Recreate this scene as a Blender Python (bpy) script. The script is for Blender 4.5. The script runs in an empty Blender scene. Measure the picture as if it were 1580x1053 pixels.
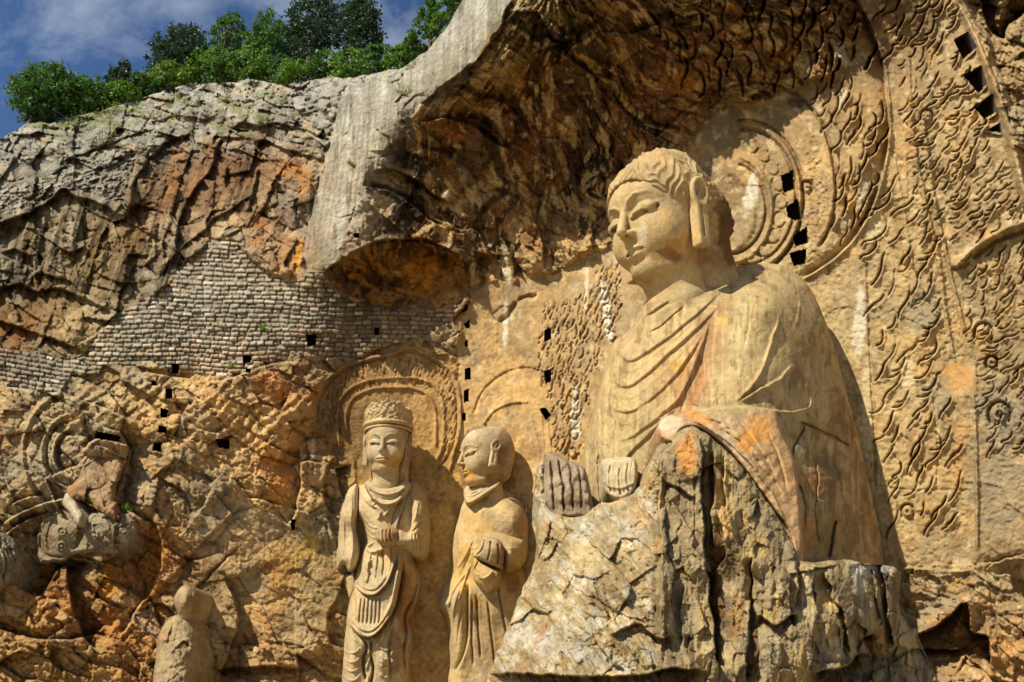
import bpy, math, random
import numpy as np
rng = np.random.default_rng(7); random.seed(7)
C = bpy.context.scene.collection
sc = bpy.context.scene
# ---------------------------------------------------------------- camera, sky, sun, exposure
PW, PH, F = 1580.0, 1053.0, 1067.0            # photograph size and focal length in its pixels
PITCH = math.radians(27.0); CT, ST = math.cos(PITCH), math.sin(PITCH); CAMZ = 1.7
cam = bpy.data.objects.new('camera', bpy.data.cameras.new('camera')); C.objects.link(cam)
cam.data.sensor_width = 36; cam.data.lens = 36*F/PW; cam.data.clip_start = .1; cam.data.clip_end = 3000
cam.location = (0, 0, CAMZ); cam.rotation_euler = (math.pi/2+PITCH, 0, 0); sc.camera = cam
SUN = np.array([-.52, -.50, .69]); SUN /= np.linalg.norm(SUN)      # direction towards the sun
EL = math.asin(SUN[2]); AZ = math.atan2(SUN[0], SUN[1])
w = bpy.data.worlds.new('World'); sc.world = w; w.use_nodes = True
nt = w.node_tree; nt.nodes.clear()
wo = nt.nodes.new('ShaderNodeOutputWorld'); bg = nt.nodes.new('ShaderNodeBackground'); bg.inputs[1].default_value = .065
sky = nt.nodes.new('ShaderNodeTexSky'); sky.sky_type = 'NISHITA'; sky.sun_disc = False
sky.sun_elevation = EL; sky.sun_rotation = AZ; sky.air_density = 1.0; sky.dust_density = .6; sky.ozone_density = 2.0
# thin high cloud laid over the sky by direction
tc = nt.nodes.new('ShaderNodeTexCoord'); mp = nt.nodes.new('ShaderNodeMapping'); mp.inputs['Scale'].default_value = (2.2, 3.4, 2.6)
cn = nt.nodes.new('ShaderNodeTexNoise'); cn.inputs['Scale'].default_value = 2.3; cn.inputs['Detail'].default_value = 9; cn.inputs['Roughness'].default_value = .62; cn.inputs['Distortion'].default_value = .35
cr = nt.nodes.new('ShaderNodeValToRGB'); cr.color_ramp.elements[0].position = .44; cr.color_ramp.elements[1].position = .78
cr.color_ramp.elements[0].color = (0, 0, 0, 1); cr.color_ramp.elements[1].color = (.75, .75, .75, 1)
mx = nt.nodes.new('ShaderNodeMixRGB'); mx.inputs[2].default_value = (7.2, 8.2, 9.2, 1)
gm = nt.nodes.new('ShaderNodeMixRGB'); gm.blend_type = 'MULTIPLY'; gm.inputs[0].default_value = 1; gm.inputs[2].default_value = (.72, .92, 1.18, 1)
nt.links.new(tc.outputs['Generated'], mp.inputs[0]); nt.links.new(mp.outputs[0], cn.inputs[0]); nt.links.new(cn.outputs[0], cr.inputs[0])
nt.links.new(sky.outputs[0], gm.inputs[1]); nt.links.new(gm.outputs[0], mx.inputs[1]); nt.links.new(cr.outputs[0], mx.inputs[0])
nt.links.new(mx.outputs[0], bg.inputs[0]); nt.links.new(bg.outputs[0], wo.inputs[0])
sl = bpy.data.lights.new('sun', 'SUN'); sl.energy = 5.0; sl.angle = math.radians(.5); sl.color = (1, .93, .80)
so = bpy.data.objects.new('sun', sl); C.objects.link(so)
from mathutils import Vector
so.rotation_euler = Vector(tuple(-SUN)).to_track_quat('-Z', 'Y').to_euler()
sc.view_settings.view_transform = 'Standard'; sc.view_settings.look = 'None'; sc.view_settings.exposure = .44; sc.view_settings.gamma = 1
sc.cycles.max_bounces = 4; sc.cycles.diffuse_bounces = 3
# ---------------------------------------------------------------- small maths kit
f4 = np.float32
def unproj(px, py, Y):                        # picture point + forward distance Y -> world
    x = (px-PW/2)/F; yc = -(py-PH/2)/F; yr = CT-yc*ST
    return np.stack([x/yr*Y, Y+0*x, (ST+yc*CT)/yr*Y+CAMZ], -1)
def proj(P):
    P = np.asarray(P, float); z = P[..., 2]-CAMZ; fz = P[..., 1]*CT+z*ST; yu = z*CT-P[..., 1]*ST
    return PW/2+P[..., 0]/fz*F, PH/2-yu/fz*F
def _h(ix, iy, s):
    h = (ix.astype(np.int64)*374761393 + iy.astype(np.int64)*668265263 + int(s)*1442695041) & 0xffffffff
    h = ((h ^ (h >> 13))*1274126177) & 0xffffffff
    return ((h ^ (h >> 16)) & 0xffff).astype(f4)/65535.0
def vn(x, y, s=0):                            # value noise, -1..1
    ix = np.floor(x); iy = np.floor(y); fx = (x-ix).astype(f4); fy = (y-iy).astype(f4)
    fx = fx*fx*(3-2*fx); fy = fy*fy*(3-2*fy)
    a = _h(ix, iy, s); b = _h(ix+1, iy, s); c = _h(ix, iy+1, s); d = _h(ix+1, iy+1, s)
    return (a+(b-a)*fx+(c-a)*fy+(a-b-c+d)*fx*fy)*2-1
def fbm(x, y, s=0, o=4, g=.5, l=2.03):
    t = 0; a = 1; n = 0
    for i in range(o):
        t = t+a*vn(x, y, s+i*17); n += a; a *= g; x = x*l+3.7; y = y*l+1.3
    return t/n
def ridged(x, y, s=0, o=4, g=.5):
    t = 0; a = 1; n = 0
    for i in range(o):
        t = t+a*(1-2*np.abs(vn(x, y, s+i*17))); n += a; a *= g; x = x*2.03+3.7; y = y*2.03+1.3
    return t/n
def facets(x, y, s=0, tilt=1.0):              # broken planar facets: each cell a tilted plane; returns height, edge distance, cell random
    ix = np.floor(x); iy = np.floor(y); b1 = np.full(x.shape, 9., f4); b2 = b1.copy(); hh = np.zeros(x.shape, f4); rr = np.zeros(x.shape, f4)
    for dx in (-1, 0, 1):
        for dy in (-1, 0, 1):
            cx = ix+dx; cy = iy+dy; r1 = _h(cx, cy, s); r2 = _h(cx, cy, s+5)
            ox = cx+.1+.8*r1-x; oy = cy+.1+.8*r2-y; d = (ox*ox+oy*oy).astype(f4)
            r3 = _h(cx, cy, s+9); r4 = _h(cx, cy, s+11); r5 = _h(cx, cy, s+13)
            h = (r5*2-1)*.45-tilt*((r3*2-1)*ox+(r4*2-1)*oy)
            m = d < b1; b2 = np.where(m, b1, np.minimum(b2, d)); hh = np.where(m, h, hh); rr = np.where(m, r5, rr); b1 = np.where(m, d, b1)
    return hh.astype(f4), np.sqrt(b2)-np.sqrt(b1), rr
def smooth01(x): x = np.clip(x, 0, 1); return x*x*(3-2*x)
def crom(p, n=6, closed=False):               # Catmull-Rom through the points
    p = np.array(p, float)
    if closed: q = np.vstack([p[-1], p, p[0], p[1]])
    else: q = np.vstack([2*p[0]-p[1], p, 2*p[-1]-p[-2]])
    out = []
    for i in range(len(q)-3):
        a, b, c, d = q[i:i+4]
        for k in range(n):
            t = k/n; out.append(.5*((2*b)+(c-a)*t+(2*a-5*b+4*c-d)*t*t+(3*b-a-3*c+d)*t**3))
    if not closed: out.append(p[-1])
    return np.array(out)
def pl_dist(U, V, p):                         # distance to polyline, side (+ right of travel in the picture), arc fraction
    best = np.full(U.shape, 1e9, f4); side = np.ones(U.shape, f4); arc = np.zeros(U.shape, f4)
    L = np.r_[0, np.cumsum(np.hypot(*(p[1:]-p[:-1]).T))]; T = max(L[-1], 1e-6)
    for i in range(len(p)-1):
        ax, ay = p[i]; bx, by = p[i+1]-p[i]; l2 = bx*bx+by*by
        if l2 < 1e-9: continue
        qx = U-ax; qy = V-ay; t = np.clip((qx*bx+qy*by)/l2, 0, 1)
        d = (qx-t*bx)**2+(qy-t*by)**2; m = d < best
        best = np.where(m, d, best); side = np.where(m, np.sign(bx*qy-by*qx)+1e-9, side); arc = np.where(m, (L[i]+t*math.sqrt(l2))/T, arc)
    return np.sqrt(best), np.sign(side), arc
def inside(U, V, p):
    c = np.zeros(U.shape, bool); n = len(p)
    for i in range(n):
        x1, y1 = p[i]; x2, y2 = p[(i+1) % n]
        if y1 == y2: continue
        m = ((V < y1) != (V < y2)) & (U < (x2-x1)*(V-y1)/(y2-y1)+x1); c ^= m
    return c
def sdist(U, V, p):                           # signed distance to polygon, + inside
    d, _, _ = pl_dist(U, V, np.vstack([p, p[:1]])); return np.where(inside(U, V, p), d, -d)
def rbf(pts, vals, U, V, smooth=0.0):         # linear-kernel interpolation
    pts = np.array(pts, float); vals = np.array(vals, float)
    if vals.ndim == 1: vals = vals[:, None]
    D = np.hypot(pts[:, None, 0]-pts[None, :, 0], pts[:, None, 1]-pts[None, :, 1])+np.eye(len(pts))*smooth*-1
    n = len(pts); A = np.zeros((n+3, n+3)); A[:n, :n] = D; A[:n, n] = 1; A[:n, n+1:] = pts/1000; A[n, :n] = 1; A[n+1:, :n] = pts.T/1000
    W = np.linalg.solve(A, np.vstack([vals, np.zeros((3, vals.shape[1]))]))
    out = np.zeros(U.shape+(vals.shape[1],))
    for k in range(vals.shape[1]): out[..., k] = W[n, k]+W[n+1, k]*U/1000+W[n+2, k]*V/1000
    for i in range(n): out += np.hypot(U-pts[i, 0], V-pts[i, 1])[..., None]*W[i]
    return out
def lin(r, g, b):
    c = np.array([r, g, b])/255.; return np.where(c <= .04045, c/12.92, ((c+.055)/1.055)**2.4)
# ---------------------------------------------------------------- blender helpers
def tag(o, label=None, cat=None, group=None, kind=None):
    if label: o['label'] = label
    if cat: o['category'] = cat
    if group: o['group'] = group
    if kind: o['kind'] = kind
    return o
def empty(name, loc, label=None, cat=None, group=None):
    o = bpy.data.objects.new(name, None); C.objects.link(o); o.location = tuple(float(a) for a in loc); o.empty_display_size = .5
    return tag(o, label, cat, group)
def mk(name, V, Fc, m, parent=None, col=None, smooth=True, loc=None):
    V = np.asarray(V, f4).reshape(-1, 3); Fc = np.asarray(Fc, np.int32); k = Fc.shape[1]
    if parent is not None: V = V-np.array(parent.location, f4)
    me = bpy.data.meshes.new(name); me.vertices.add(len(V)); me.vertices.foreach_set('co', V.ravel())
    me.loops.add(Fc.size); me.loops.foreach_set('vertex_index', Fc.ravel())
    me.polygons.add(len(Fc)); me.polygons.foreach_set('loop_start', np.arange(0, Fc.size, k, dtype=np.int32)); me.polygons.foreach_set('loop_total', np.full(len(Fc), k, np.int32))
    me.polygons.foreach_set('use_smooth', np.full(len(Fc), bool(smooth)))
    if col is not None:
        a = me.color_attributes.new('tint', 'FLOAT_COLOR', 'POINT'); a.data.foreach_set('color', np.c_[np.clip(col, 0, 1), np.ones(len(V))].astype(f4).ravel())
    me.update(); me.validate()
    o = bpy.data.objects.new(name, me); C.objects.link(o); me.materials.append(m)
    if parent is not None: o.parent = parent
    return o
def rockmat(name, bump=.5, scale=6.0, var=.35, rough=.9, bdist=.06, fine=True):
    m = bpy.data.materials.new(name); m.use_nodes = True; t = m.node_tree; t.nodes.clear(); N = t.nodes.new; L = t.links.new
    out = N('ShaderNodeOutputMaterial'); b = N('ShaderNodeBsdfPrincipled'); b.inputs['Roughness'].default_value = rough; b.inputs['Specular IOR Level'].default_value = .15
    at = N('ShaderNodeAttribute'); at.attribute_name = 'tint'; tcn = N('ShaderNodeTexCoord')
    n1 = N('ShaderNodeTexNoise'); n1.inputs['Scale'].default_value = scale; n1.inputs['Detail'].default_value = 10; n1.inputs['Roughness'].default_value = .68
    n2 = N('ShaderNodeTexNoise'); n2.inputs['Scale'].default_value = scale*.31; n2.inputs['Detail'].default_value = 6; n2.inputs['Roughness'].default_value = .6
    L(tcn.outputs['Object'], n1.inputs[0]); L(tcn.outputs['Object'], n2.inputs[0])
    r1 = N('ShaderNodeMapRange'); r1.inputs[1].default_value = .3; r1.inputs[2].default_value = .7; r1.inputs[3].default_value = 1-var; r1.inputs[4].default_value = 1+var
    r2 = N('ShaderNodeMapRange'); r2.inputs[1].default_value = .35; r2.inputs[2].default_value = .65; r2.inputs[3].default_value = 1-var*.6; r2.inputs[4].default_value = 1+var*.6
    L(n1.outputs[0], r1.inputs[0]); L(n2.outputs[0], r2.inputs[0])
    mu = N('ShaderNodeMath'); mu.operation = 'MULTIPLY'; L(r1.outputs[0], mu.inputs[0]); L(r2.outputs[0], mu.inputs[1])
    vm = N('ShaderNodeVectorMath'); vm.operation = 'SCALE'; L(at.outputs['Color'], vm.inputs[0]); L(mu.outputs[0], vm.inputs['Scale'])
    L(vm.outputs[0], b.inputs['Base Color'])
    bm = N('ShaderNodeBump'); bm.inputs['Strength'].default_value = bump; bm.inputs['Distance'].default_value = bdist; L(n1.outputs[0], bm.inputs['Height'])
    L(bm.outputs[0], b.inputs['Normal']); L(b.outputs[0], out.inputs[0])
    return m
M_rock = rockmat('rock', .9, 5.0, .36, bdist=.18)
M_stat = rockmat('carved_stone', .75, 6.5, .20, bdist=.06)
M_smooth = rockmat('cut_stone', .7, 6.0, .20, bdist=.06)
# ---------------------------------------------------------------- the cliff and the grotto cut into it
STEP = 1.55
us = np.arange(-230, 1850, STEP); vs = np.arange(-420, 1180, STEP)
U, V = np.meshgrid(us, vs); U = U.astype(f4); V = V.astype(f4)
def wallY(u, v):                              # back wall behind the great statue, running obliquely
    x = (u-PW/2)/F; yc = -(v-PH/2)/F; yr = CT-yc*ST; k = x/yr
    n = np.array([-.70, -.714]); P0 = np.array([9.3, 22.0]); return (n@P0)/(n[0]*k+n[1])
cp = [
 # left cliff, from the bottom up
 (-260,1180,21.5),(0,1180,23.2),(250,1180,24.8),(500,1180,26.4),(-260,900,22.8),(0,900,24.2),(100,900,24.5),(250,900,25.4),(330,900,26.1),(430,900,26.6),(500,900,27.5),(-260,700,23.8),(0,700,25.1),
 (100,700,25.2),(210,720,25.6),(300,740,26.0),(400,740,26.5),(480,740,27.4),(0,600,25.9),(150,600,26.0),(300,610,26.3),(420,600,26.8),(480,620,27.4),
 (-260,500,25.4),(0,540,26.4),(100,545,26.5),(160,570,26.5),(300,570,26.9),(400,540,27.2),(470,545,27.4),(180,490,26.9),(240,455,27.3),(330,400,27.8),(400,420,27.7),(345,365,28),
 (-260,400,26.8),(0,500,27.0),(0,440,27.7),(100,470,27.6),(0,380,28.2),(100,400,28.4),(200,400,28.6),(280,400,28.5),(0,320,28.8),(100,300,29.0),(200,330,29.2),(270,300,29.4),(340,300,29),
 (0,260,30.2),(100,230,31),(200,220,31.2),(300,200,31.6),(400,180,31.5),(480,180,31),(-260,260,30),(0,213,32.5),(100,180,34),(200,155,35),(300,128,36),(400,122,35.5),(500,120,34),(560,112,32),
 (430,230,29.8),(480,240,29.2),(380,260,29.3),(400,330,28.2),(450,330,28.4),(430,400,27.8),
 # the tall cut slab
 (458,430,27.0),(500,300,27.6),(535,140,28.2),(600,112,28.0),(500,418,26.2),(560,230,26.8),(600,180,26.4),(640,165,25.4),(690,130,24.0),(660,80,26.6),(700,30,25.6),(715,-5,25.2),(790,0,20.8),(760,60,22.2),(730,100,23.2),
 (590,235,26.2),(560,290,26.0),(550,360,25.9),(520,400,26.0),(740,-60,24.6),(860,-110,18.8),(900,-260,22),(1000,-230,16.4),(1000,-420,20),
 # roof of the grotto
 (620,240,27.4),(640,300,28.2),(600,320,27.2),(600,365,27.2),(690,260,28.2),(700,330,28.6),(650,365,27.6),(700,395,28.2),(760,380,29.3),(740,430,29.4),(720,455,29.0),
 (700,180,26.2),(760,150,25.2),(820,60,22.2),(840,0,20.8),(800,230,27.2),(830,330,28.5),(830,400,29.3),(870,420,29.2),(900,120,23.8),(900,0,20.0),(910,300,27.2),(950,360,27.6),(960,250,25.7),
 (1000,100,22.4),(1000,0,19.7),(1000,180,24.2),(1060,200,23.7),(1100,100,21.4),(1100,0,18.9),(1100,170,23.0),(1200,100,20.4),(1200,0,18.2),(1200,170,21.4),(1300,0,17.8),(1300,80,18.9),(1400,0,17.0),(1400,80,17.9),(1480,0,16.4),
 (1580,0,15.2),(1850,0,13.2),(1850,-200,12.2),(1600,-200,13.6),(1300,-200,15.2),(1130,-200,16.0),(900,-110,18.4),(1850,-420,15),(1300,-420,17),(1500,-330,15)]
for u_, v_ in [(1150,250),(1250,200),(1350,160),(1450,110),(1550,80),(1250,400),(1400,300),(1580,250),(1400,500),(1580,500),(1400,800),(1600,900),(1400,1180),(1100,500),(1000,450),(1100,900),(1100,1180),(1850,200),(1850,600),(1850,1180)]:
    cp.append((u_, v_, float(wallY(u_, v_))))
cp += [(960,460,27.0),(900,470,28.2),(850,500,28.8),(800,560,29.0),(760,650,28.8),(900,650,27.4),(900,800,26.5),(900,1180,25.5),(820,800,28.3),(760,900,28.5),(720,1180,28.4),(700,560,29.3),(715,700,28.9),(690,850,28.6),
 (640,560,28.9),(600,600,28.4),(560,620,28.1),(520,620,28.2),(510,700,28.2),(500,800,27.9),(530,900,28.2),(600,800,28.3),(600,1180,28.3),(660,800,28.5),(660,1000,28.5),(540,555,28.3),(510,550,27.6),(720,500,29.4),
 (510,440,27.0),(560,480,28.2),(640,495,28.9),(700,480,29.2),(510,500,27.2),(600,530,28.8),(560,540,28.2)]
cu = np.arange(-240, 1866, 12.); cv = np.arange(-430, 1196, 12.); CU, CV = np.meshgrid(cu, cv)
Yc = rbf([c[:2] for c in cp], [c[2] for c in cp], CU, CV)[..., 0]
def up(A):                                    # bilinear from the coarse lattice
    fx = (U-cu[0])/12.; fy = (V-cv[0])/12.; ix = fx.astype(int); iy = fy.astype(int); fx = fx-ix; fy = fy-iy
    return (A[iy, ix]*(1-fx)+A[iy, ix+1]*fx)*(1-fy)+(A[iy+1, ix]*(1-fx)+A[iy+1, ix+1]*fx)*fy
Yb = up(Yc).astype(f4)
H = np.zeros_like(U)                          # relief towards the court, metres
def win(p, m):
    x0, y0 = p.min(0)-m; x1, y1 = p.max(0)+m
    i0 = max(int((y0-vs[0])/STEP), 0); i1 = min(int((y1-vs[0])/STEP)+2, len(vs)); j0 = max(int((x0-us[0])/STEP), 0); j1 = min(int((x1-us[0])/STEP)+2, len(us))
    return slice(i0, max(i1, i0+1)), slice(j0, max(j1, j0+1))
def groove(p, w, d, n=5, wob=0, taper=.15):   # d>0 raises a ridge, d<0 cuts a groove
    p = crom(p, n) if n else np.array(p, float); s = win(p, w*2+2); u, v = U[s], V[s]
    if wob: u = u+wob*fbm(u/14, v/14, 3, 2); v = v+wob*fbm(u/14, v/14, 8, 2)
    r, sd, t = pl_dist(u, v, p); tp = smooth01(t/taper)*smooth01((1-t)/taper) if taper else 1
    H[s] += d*np.exp(-(r/w)**2*1.2)*tp
def step(p, dr, Lr, dl, Ll, n=5, wob=5, taper=.12, soft=1.2): # relief jumps along a line: dr on the right of travel fading over Lr, dl on the left over Ll
    p = crom(p, n) if n else np.array(p, float); m = max(Lr, Ll)*2.2; s = win(p, m); u, v = U[s], V[s]
    uu = u+wob*fbm(u/22, v/22, 3, 4); vv = v+wob*fbm(u/22, v/22, 8, 4)
    r, sd, t = pl_dist(uu, vv, p); tp = smooth01(t/taper)*smooth01((1-t)/taper) if taper else 1
    a = smooth01((sd*r/soft+1)/2)
    H[s] += ((a*dr*np.exp(-r/Lr))+(1-a)*dl*np.exp(-r/Ll))*tp
def region(p, soft=3, n=5, wob=0):            # soft mask of a traced outline, full-size array slice
    p = crom(p, n, True) if n else np.array(p, float); s = win(p, soft+wob+4); u, v = U[s], V[s]
    if wob: u = u+wob*fbm(u/20, v/20, 5, 4); v = v+wob*fbm(U[s]/20, v/20, 6, 4)
    return s, smooth01(sdist(u, v, p)/soft*.5+.5)
def full(p, soft=3, n=5, wob=0):
    s, m = region(p, soft, n, wob); M = np.zeros_like(U); M[s] = m; return M
# regions
P_slab = [(458,432),(480,330),(505,230),(532,137),(600,112),(640,100),(668,66),(690,36),(715,-5),(745,-70),(800,-160),(870,-120),(792,-2),(765,55),(735,95),(690,128),(652,163),(632,192),(612,212),(592,240),(578,268),(548,318),(540,360),(516,396),(498,420)]
P_lip = [(620,205),(605,240),(580,268),(560,300),(545,330),(532,380),(500,420),(520,410),(560,385),(588,372),(586,340),(572,300),(590,280),(622,262),(640,240),(640,215)]
P_b1 = [(345,362),(372,385),(402,412),(450,432),(498,422),(512,446),(560,470),(640,482),(715,465),(700,500),(640,520),(600,530),(560,545),(510,555),(470,545),(440,550),(390,565),(345,582),(320,575),(290,577),(262,572),(240,560),(218,566),(190,562),(160,566),(155,580),(130,560),(140,528),(175,490),(240,455),(290,405),(330,366)]
P_b2 = [(-230,520),(0,536),(60,545),(130,560),(157,572),(150,580),(110,578),(92,612),(60,606),(0,592),(-230,590)]
P_b3 = [(-60,300),(40,285),(90,262),(150,236),(202,232),(206,250),(194,270),(192,306),(178,316),(150,304),(118,296),(92,288),(80,300),(50,318),(0,330),(-60,335)]
P_ceil = [(870,-120),(792,-2),(765,55),(735,95),(690,128),(652,163),(632,192),(622,210),(640,225),(624,262),(592,280),(574,300),(588,345),(590,372),(560,385),(520,410),(500,424),(512,446),(560,470),(640,482),(715,466),(740,440),(800,425),(850,425),(900,395),(950,375),(975,330),(1080,190),(1130,160),(1200,150),(1290,120),(1330,60),(1340,-30),(1340,-120),(1100,-140)]
P_nich = [(512,432),(520,408),(560,384),(600,370),(655,372),(700,392),(720,425),(714,460),(690,474),(640,478),(590,474),(548,458),(520,444)]
M_slab = full(P_slab, 2, 0, 8); M_lip = full(P_lip, 4, 4, 4); M_b1 = full(P_b1, 1.5, 0, 8); M_b2 = full(P_b2, 1.5, 0, 7); M_b3 = full(P_b3, 4, 4, 6); M_ceil = full(P_ceil, 6, 0, 8); M_nich = full(P_nich, 3, 4, 3)
M_brick = np.clip(M_b1+M_b2, 0, 1)
P_wall = [(745,440),(800,425),(850,425),(900,400),(950,378),(975,330),(1080,190),(1130,160),(1200,150),(1290,110),(1330,40),(1340,-120),(1470,-120),(1490,0),(1530,100),(1600,330),(1860,400),(1860,1180),(720,1180),(715,1053),(712,700),(706,540),(722,470)]
M_wall = full(P_wall, 5, 0, 4)
P_halo = [(488,660),(488,612),(505,584),(540,560),(600,545),(630,538),(665,548),(695,570),(708,600),(712,640),(715,1180),(545,1180),(540,760),(520,700)]
M_halo = full(P_halo, 6, 3, 3)
plain = np.clip(1-M_slab-M_brick-M_wall-M_halo-M_ceil*.0, 0, 1)
# ---- rough rock everywhere except on cut surfaces
wu = U+7*fbm(U/60, V/60, 31, 3); wv = V+7*fbm(U/60, V/60, 32, 3)
ru = wu*.86+wv*.50; rv = -wu*.50+wv*.86      # tilted bedding
f1, e1, q1 = facets(ru/64, rv/40, 1, 1.1); f2, e2, q2 = facets(ru/25, rv/15, 2, 1.0); f3, e3, q3 = facets(ru/9.5, rv/6.5, 3, .9)
rock = .46*f1+.17*f2+.065*f3-.10*np.exp(-e1*14)-.06*np.exp(-e2*10)
big = .55*fbm(U/150, V/150, 41, 3)+.20*ridged(wu/55, wv/70, 42, 4)
fine = .035*fbm(wu/5, wv/5, 43, 3)
up_left = smooth01((330-V)/60)*smooth01((560-U)/40)
chis = .055*np.sin((U*.75+V*.95)/2.6+5*fbm(U/40, V/40, 44, 3)+4*vn(U/90, V/90, 45))   # diagonal chisel strokes
chm = smooth01((V-560)/20)*smooth01((725-V)/60)*smooth01((505-U)/20)*smooth01((U-90)/40)*(.35+.65*smooth01(vn(U/45, V/45, 46)*2+.6))
amp = np.clip(1-M_slab*.97-M_brick*.96-M_wall*.93-M_halo*.93, .03, 1)
lower = smooth01((V-820)/60)*smooth01((520-U)/40)
smoothbay = full([(300,800),(360,770),(470,780),(520,860),(520,960),(470,985),(380,975),(300,1000),(310,900)], 20, 4, 8)
calm = 1-.65*smoothbay
crest_ = smooth01((275-V)/50)*smooth01((540-U)/30)
fc1, fc1e, _ = facets((U+.35*V)/44, (V-.22*U)/17, 11, 1.0); fc2, fc2e, _ = facets((U+.35*V)/17, (V-.22*U)/7, 12, 1.0)
H += (rock*(1-.35*M_ceil)*(1-.6*crest_)+big*.9)*amp*calm+fine+chis*chm+crest_*amp*(.60*fc1+.28*fc2-.12*np.exp(-fc1e*12)-.06*np.exp(-fc2e*9))
H += (1-M_ceil)*amp*.05*ridged(wu/7, wv/5, 47, 3)*calm
up_z = smooth01((545-V)/30)*smooth01((540-U)/30)*(1-M_brick); fu, fue, _ = facets((U+.3*V)/46, (V-.1*U)/60, 13, 1.3); fv, fve, _ = facets((U+.3*V)/19, (V-.1*U)/26, 14, 1.1); H += up_z*amp*(.42*fu+.16*fv-.05*np.exp(-fue*14))
# layered bands of the roof: swirling folds running down from the mouth
cu_ = U-860; cv_ = V+60; ang = np.arctan2(cv_, cu_)+.30*fbm(U/150, V/150, 55, 3); rad = np.hypot(cu_, cv_)+30*fbm(U/110, V/110, 56, 3)
fold = ridged(ang*9+.8*fbm(U/80, V/80, 52, 3), rad/95, 51, 4)*.30+ridged(ang*26+1.5*fbm(U/60, V/60, 53, 3), rad/60, 54, 3)*.10
H += fold*M_ceil*(1-M_nich)*.85+M_ceil*(.10*f2+.06*f3+.05*ridged(U/6, V/5, 57, 3))
ragged = smooth01(1-np.abs(U-618-.25*(V-150))/22)*smooth01((215-V)/20); H += M_slab*ragged*(.35*f2+.14*f3)+M_slab*(.10*fbm(U/24, V/34, 58, 4)+.05*smooth01((vn(U/5, V/5, 59)-.5)*8)*-1)
# pebbly dry-stone terrace, upper left, and rubble along the crest
st_, se_, sq_ = facets((U+.3*V)/13, (V+.25*U)/5.0, 61, .5)
H += M_b3*(.24*st_-.22*np.exp(-se_*9)); rub = smooth01((200-V)/40)*smooth01((U-250)/60)*smooth01((640-U)/30)*(1-M_slab)
H += rub*(.20*st_-.12*np.exp(-se_*9))
# mottled stone of the carved wall
wn = fbm(U/30, V/30, 71, 5)
H += M_wall*(.035*wn+.012*fbm(U/4, V/4, 72, 2))+M_halo*(.04*wn)+M_slab*(.05*fbm(U/9+V*.02, V/60, 73, 4)+.02*fbm(U/3, V/12, 74, 2))
# ---- courses of masonry
bv = V+4.0*fbm(U/60, V/60, 81, 3)+1.2*fbm(U/12, V/12, 89, 2)+np.where(M_b2 > M_b1, -.13*U, -.02*U); rowh = 7.0; row = np.floor(bv/rowh)
bw = 11+7*_h(row, row*0, 82); bu = U+_h(row, row*0, 83)*20+2.5*fbm(U/15, V/15, 84, 2); colb = np.floor(bu/bw)
fxr = bu/bw-colb; fyr = bv/rowh-row; eb = np.minimum(np.minimum(fxr, 1-fxr)*bw, np.minimum(fyr, 1-fyr)*rowh)
brk = _h(colb, row, 85); brk2 = _h(colb, row, 86)
H += M_brick*(.12*smooth01((eb-.2)/1.5)+.15*(brk-.5)-.14*(brk2 > .965)+.05*fbm(U/3.5, V/3.5, 87, 3)+.18*fbm(U/60, V/60, 88, 2))
# ---- traced ledges, buttresses and overhangs of the left cliff (right of travel = below when drawn left to right)
for p, dr, Lr, dl, Ll in [
 ([(-60,360),(0,345),(60,322),(84,300),(98,291),(112,300),(130,308),(150,312),(172,322),(190,334),(204,340)], -1.5, 75, .25, 25),
 ([(60,190),(100,200),(140,188)], -.3, 20, .3, 20),
 ([(70,275),(95,258),(120,240),(150,228),(190,215),(230,200)], -.6, 10, .35, 22),
 ([(0,395),(20,388),(50,400),(52,430),(60,470)], -.8, 40, .2, 20),
 ([(-40,440),(20,442),(35,440),(60,452),(90,443),(130,462),(178,484)], -1.0, 30, .5, 16),
 ([(-40,490),(0,495),(60,515),(130,540)], -.9, 18, .6, 14),
 ([(-40,450),(0,432),(25,440)], -.5, 20, .2, 14),
 ([(210,352),(196,336),(204,312),(204,285),(224,256),(240,236),(270,214),(300,205)], -1.0, 42, .45, 16),
 ([(276,400),(272,370),(280,335),(296,300),(322,268),(334,232),(350,206)], -1.1, 42, .5, 16),
 ([(250,430),(262,400),(296,372),(330,340),(368,316),(400,296)], -.2, 12, .8, 16),
 ([(350,205),(372,190),(400,196),(430,190),(470,200),(505,215)], -.9, 55, .25, 20),
 ([(402,250),(400,226),(412,216),(440,228),(490,246)], -.8, 16, .5, 10),
 ([(438,180),(470,190),(503,204)], -.4, 8, .25, 8),
 ([(404,262),(398,272),(392,300),(380,330)], .5, 14, -.9, 26),
 ([(372,318),(405,300),(440,305),(485,330)], .15, 20, 0, 10),
 ([(385,372),(400,395),(450,430)], .1, 10, .5, 16),
 ([(530,140),(505,230),(480,330),(458,430)], -.9, 16, 0, 30),
]: step(p, dr*.62, Lr, dl*.5, Ll, wob=5, soft=1.4)
H[win(np.array([(80,300),(300,450)]), 40)] += 0
colm = smooth01((V-330)/30)*smooth01((460-V)/40)*smooth01((U+0)/40)*smooth01((300-U)/40)
H += colm*.45*facets((U+.27*V)/26, V/95, 93, 1.1)[0]+colm*.35*ridged((U+.25*V)/34+.5*fbm(U/50, V/50, 91, 3), V/230, 92, 3)
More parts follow.
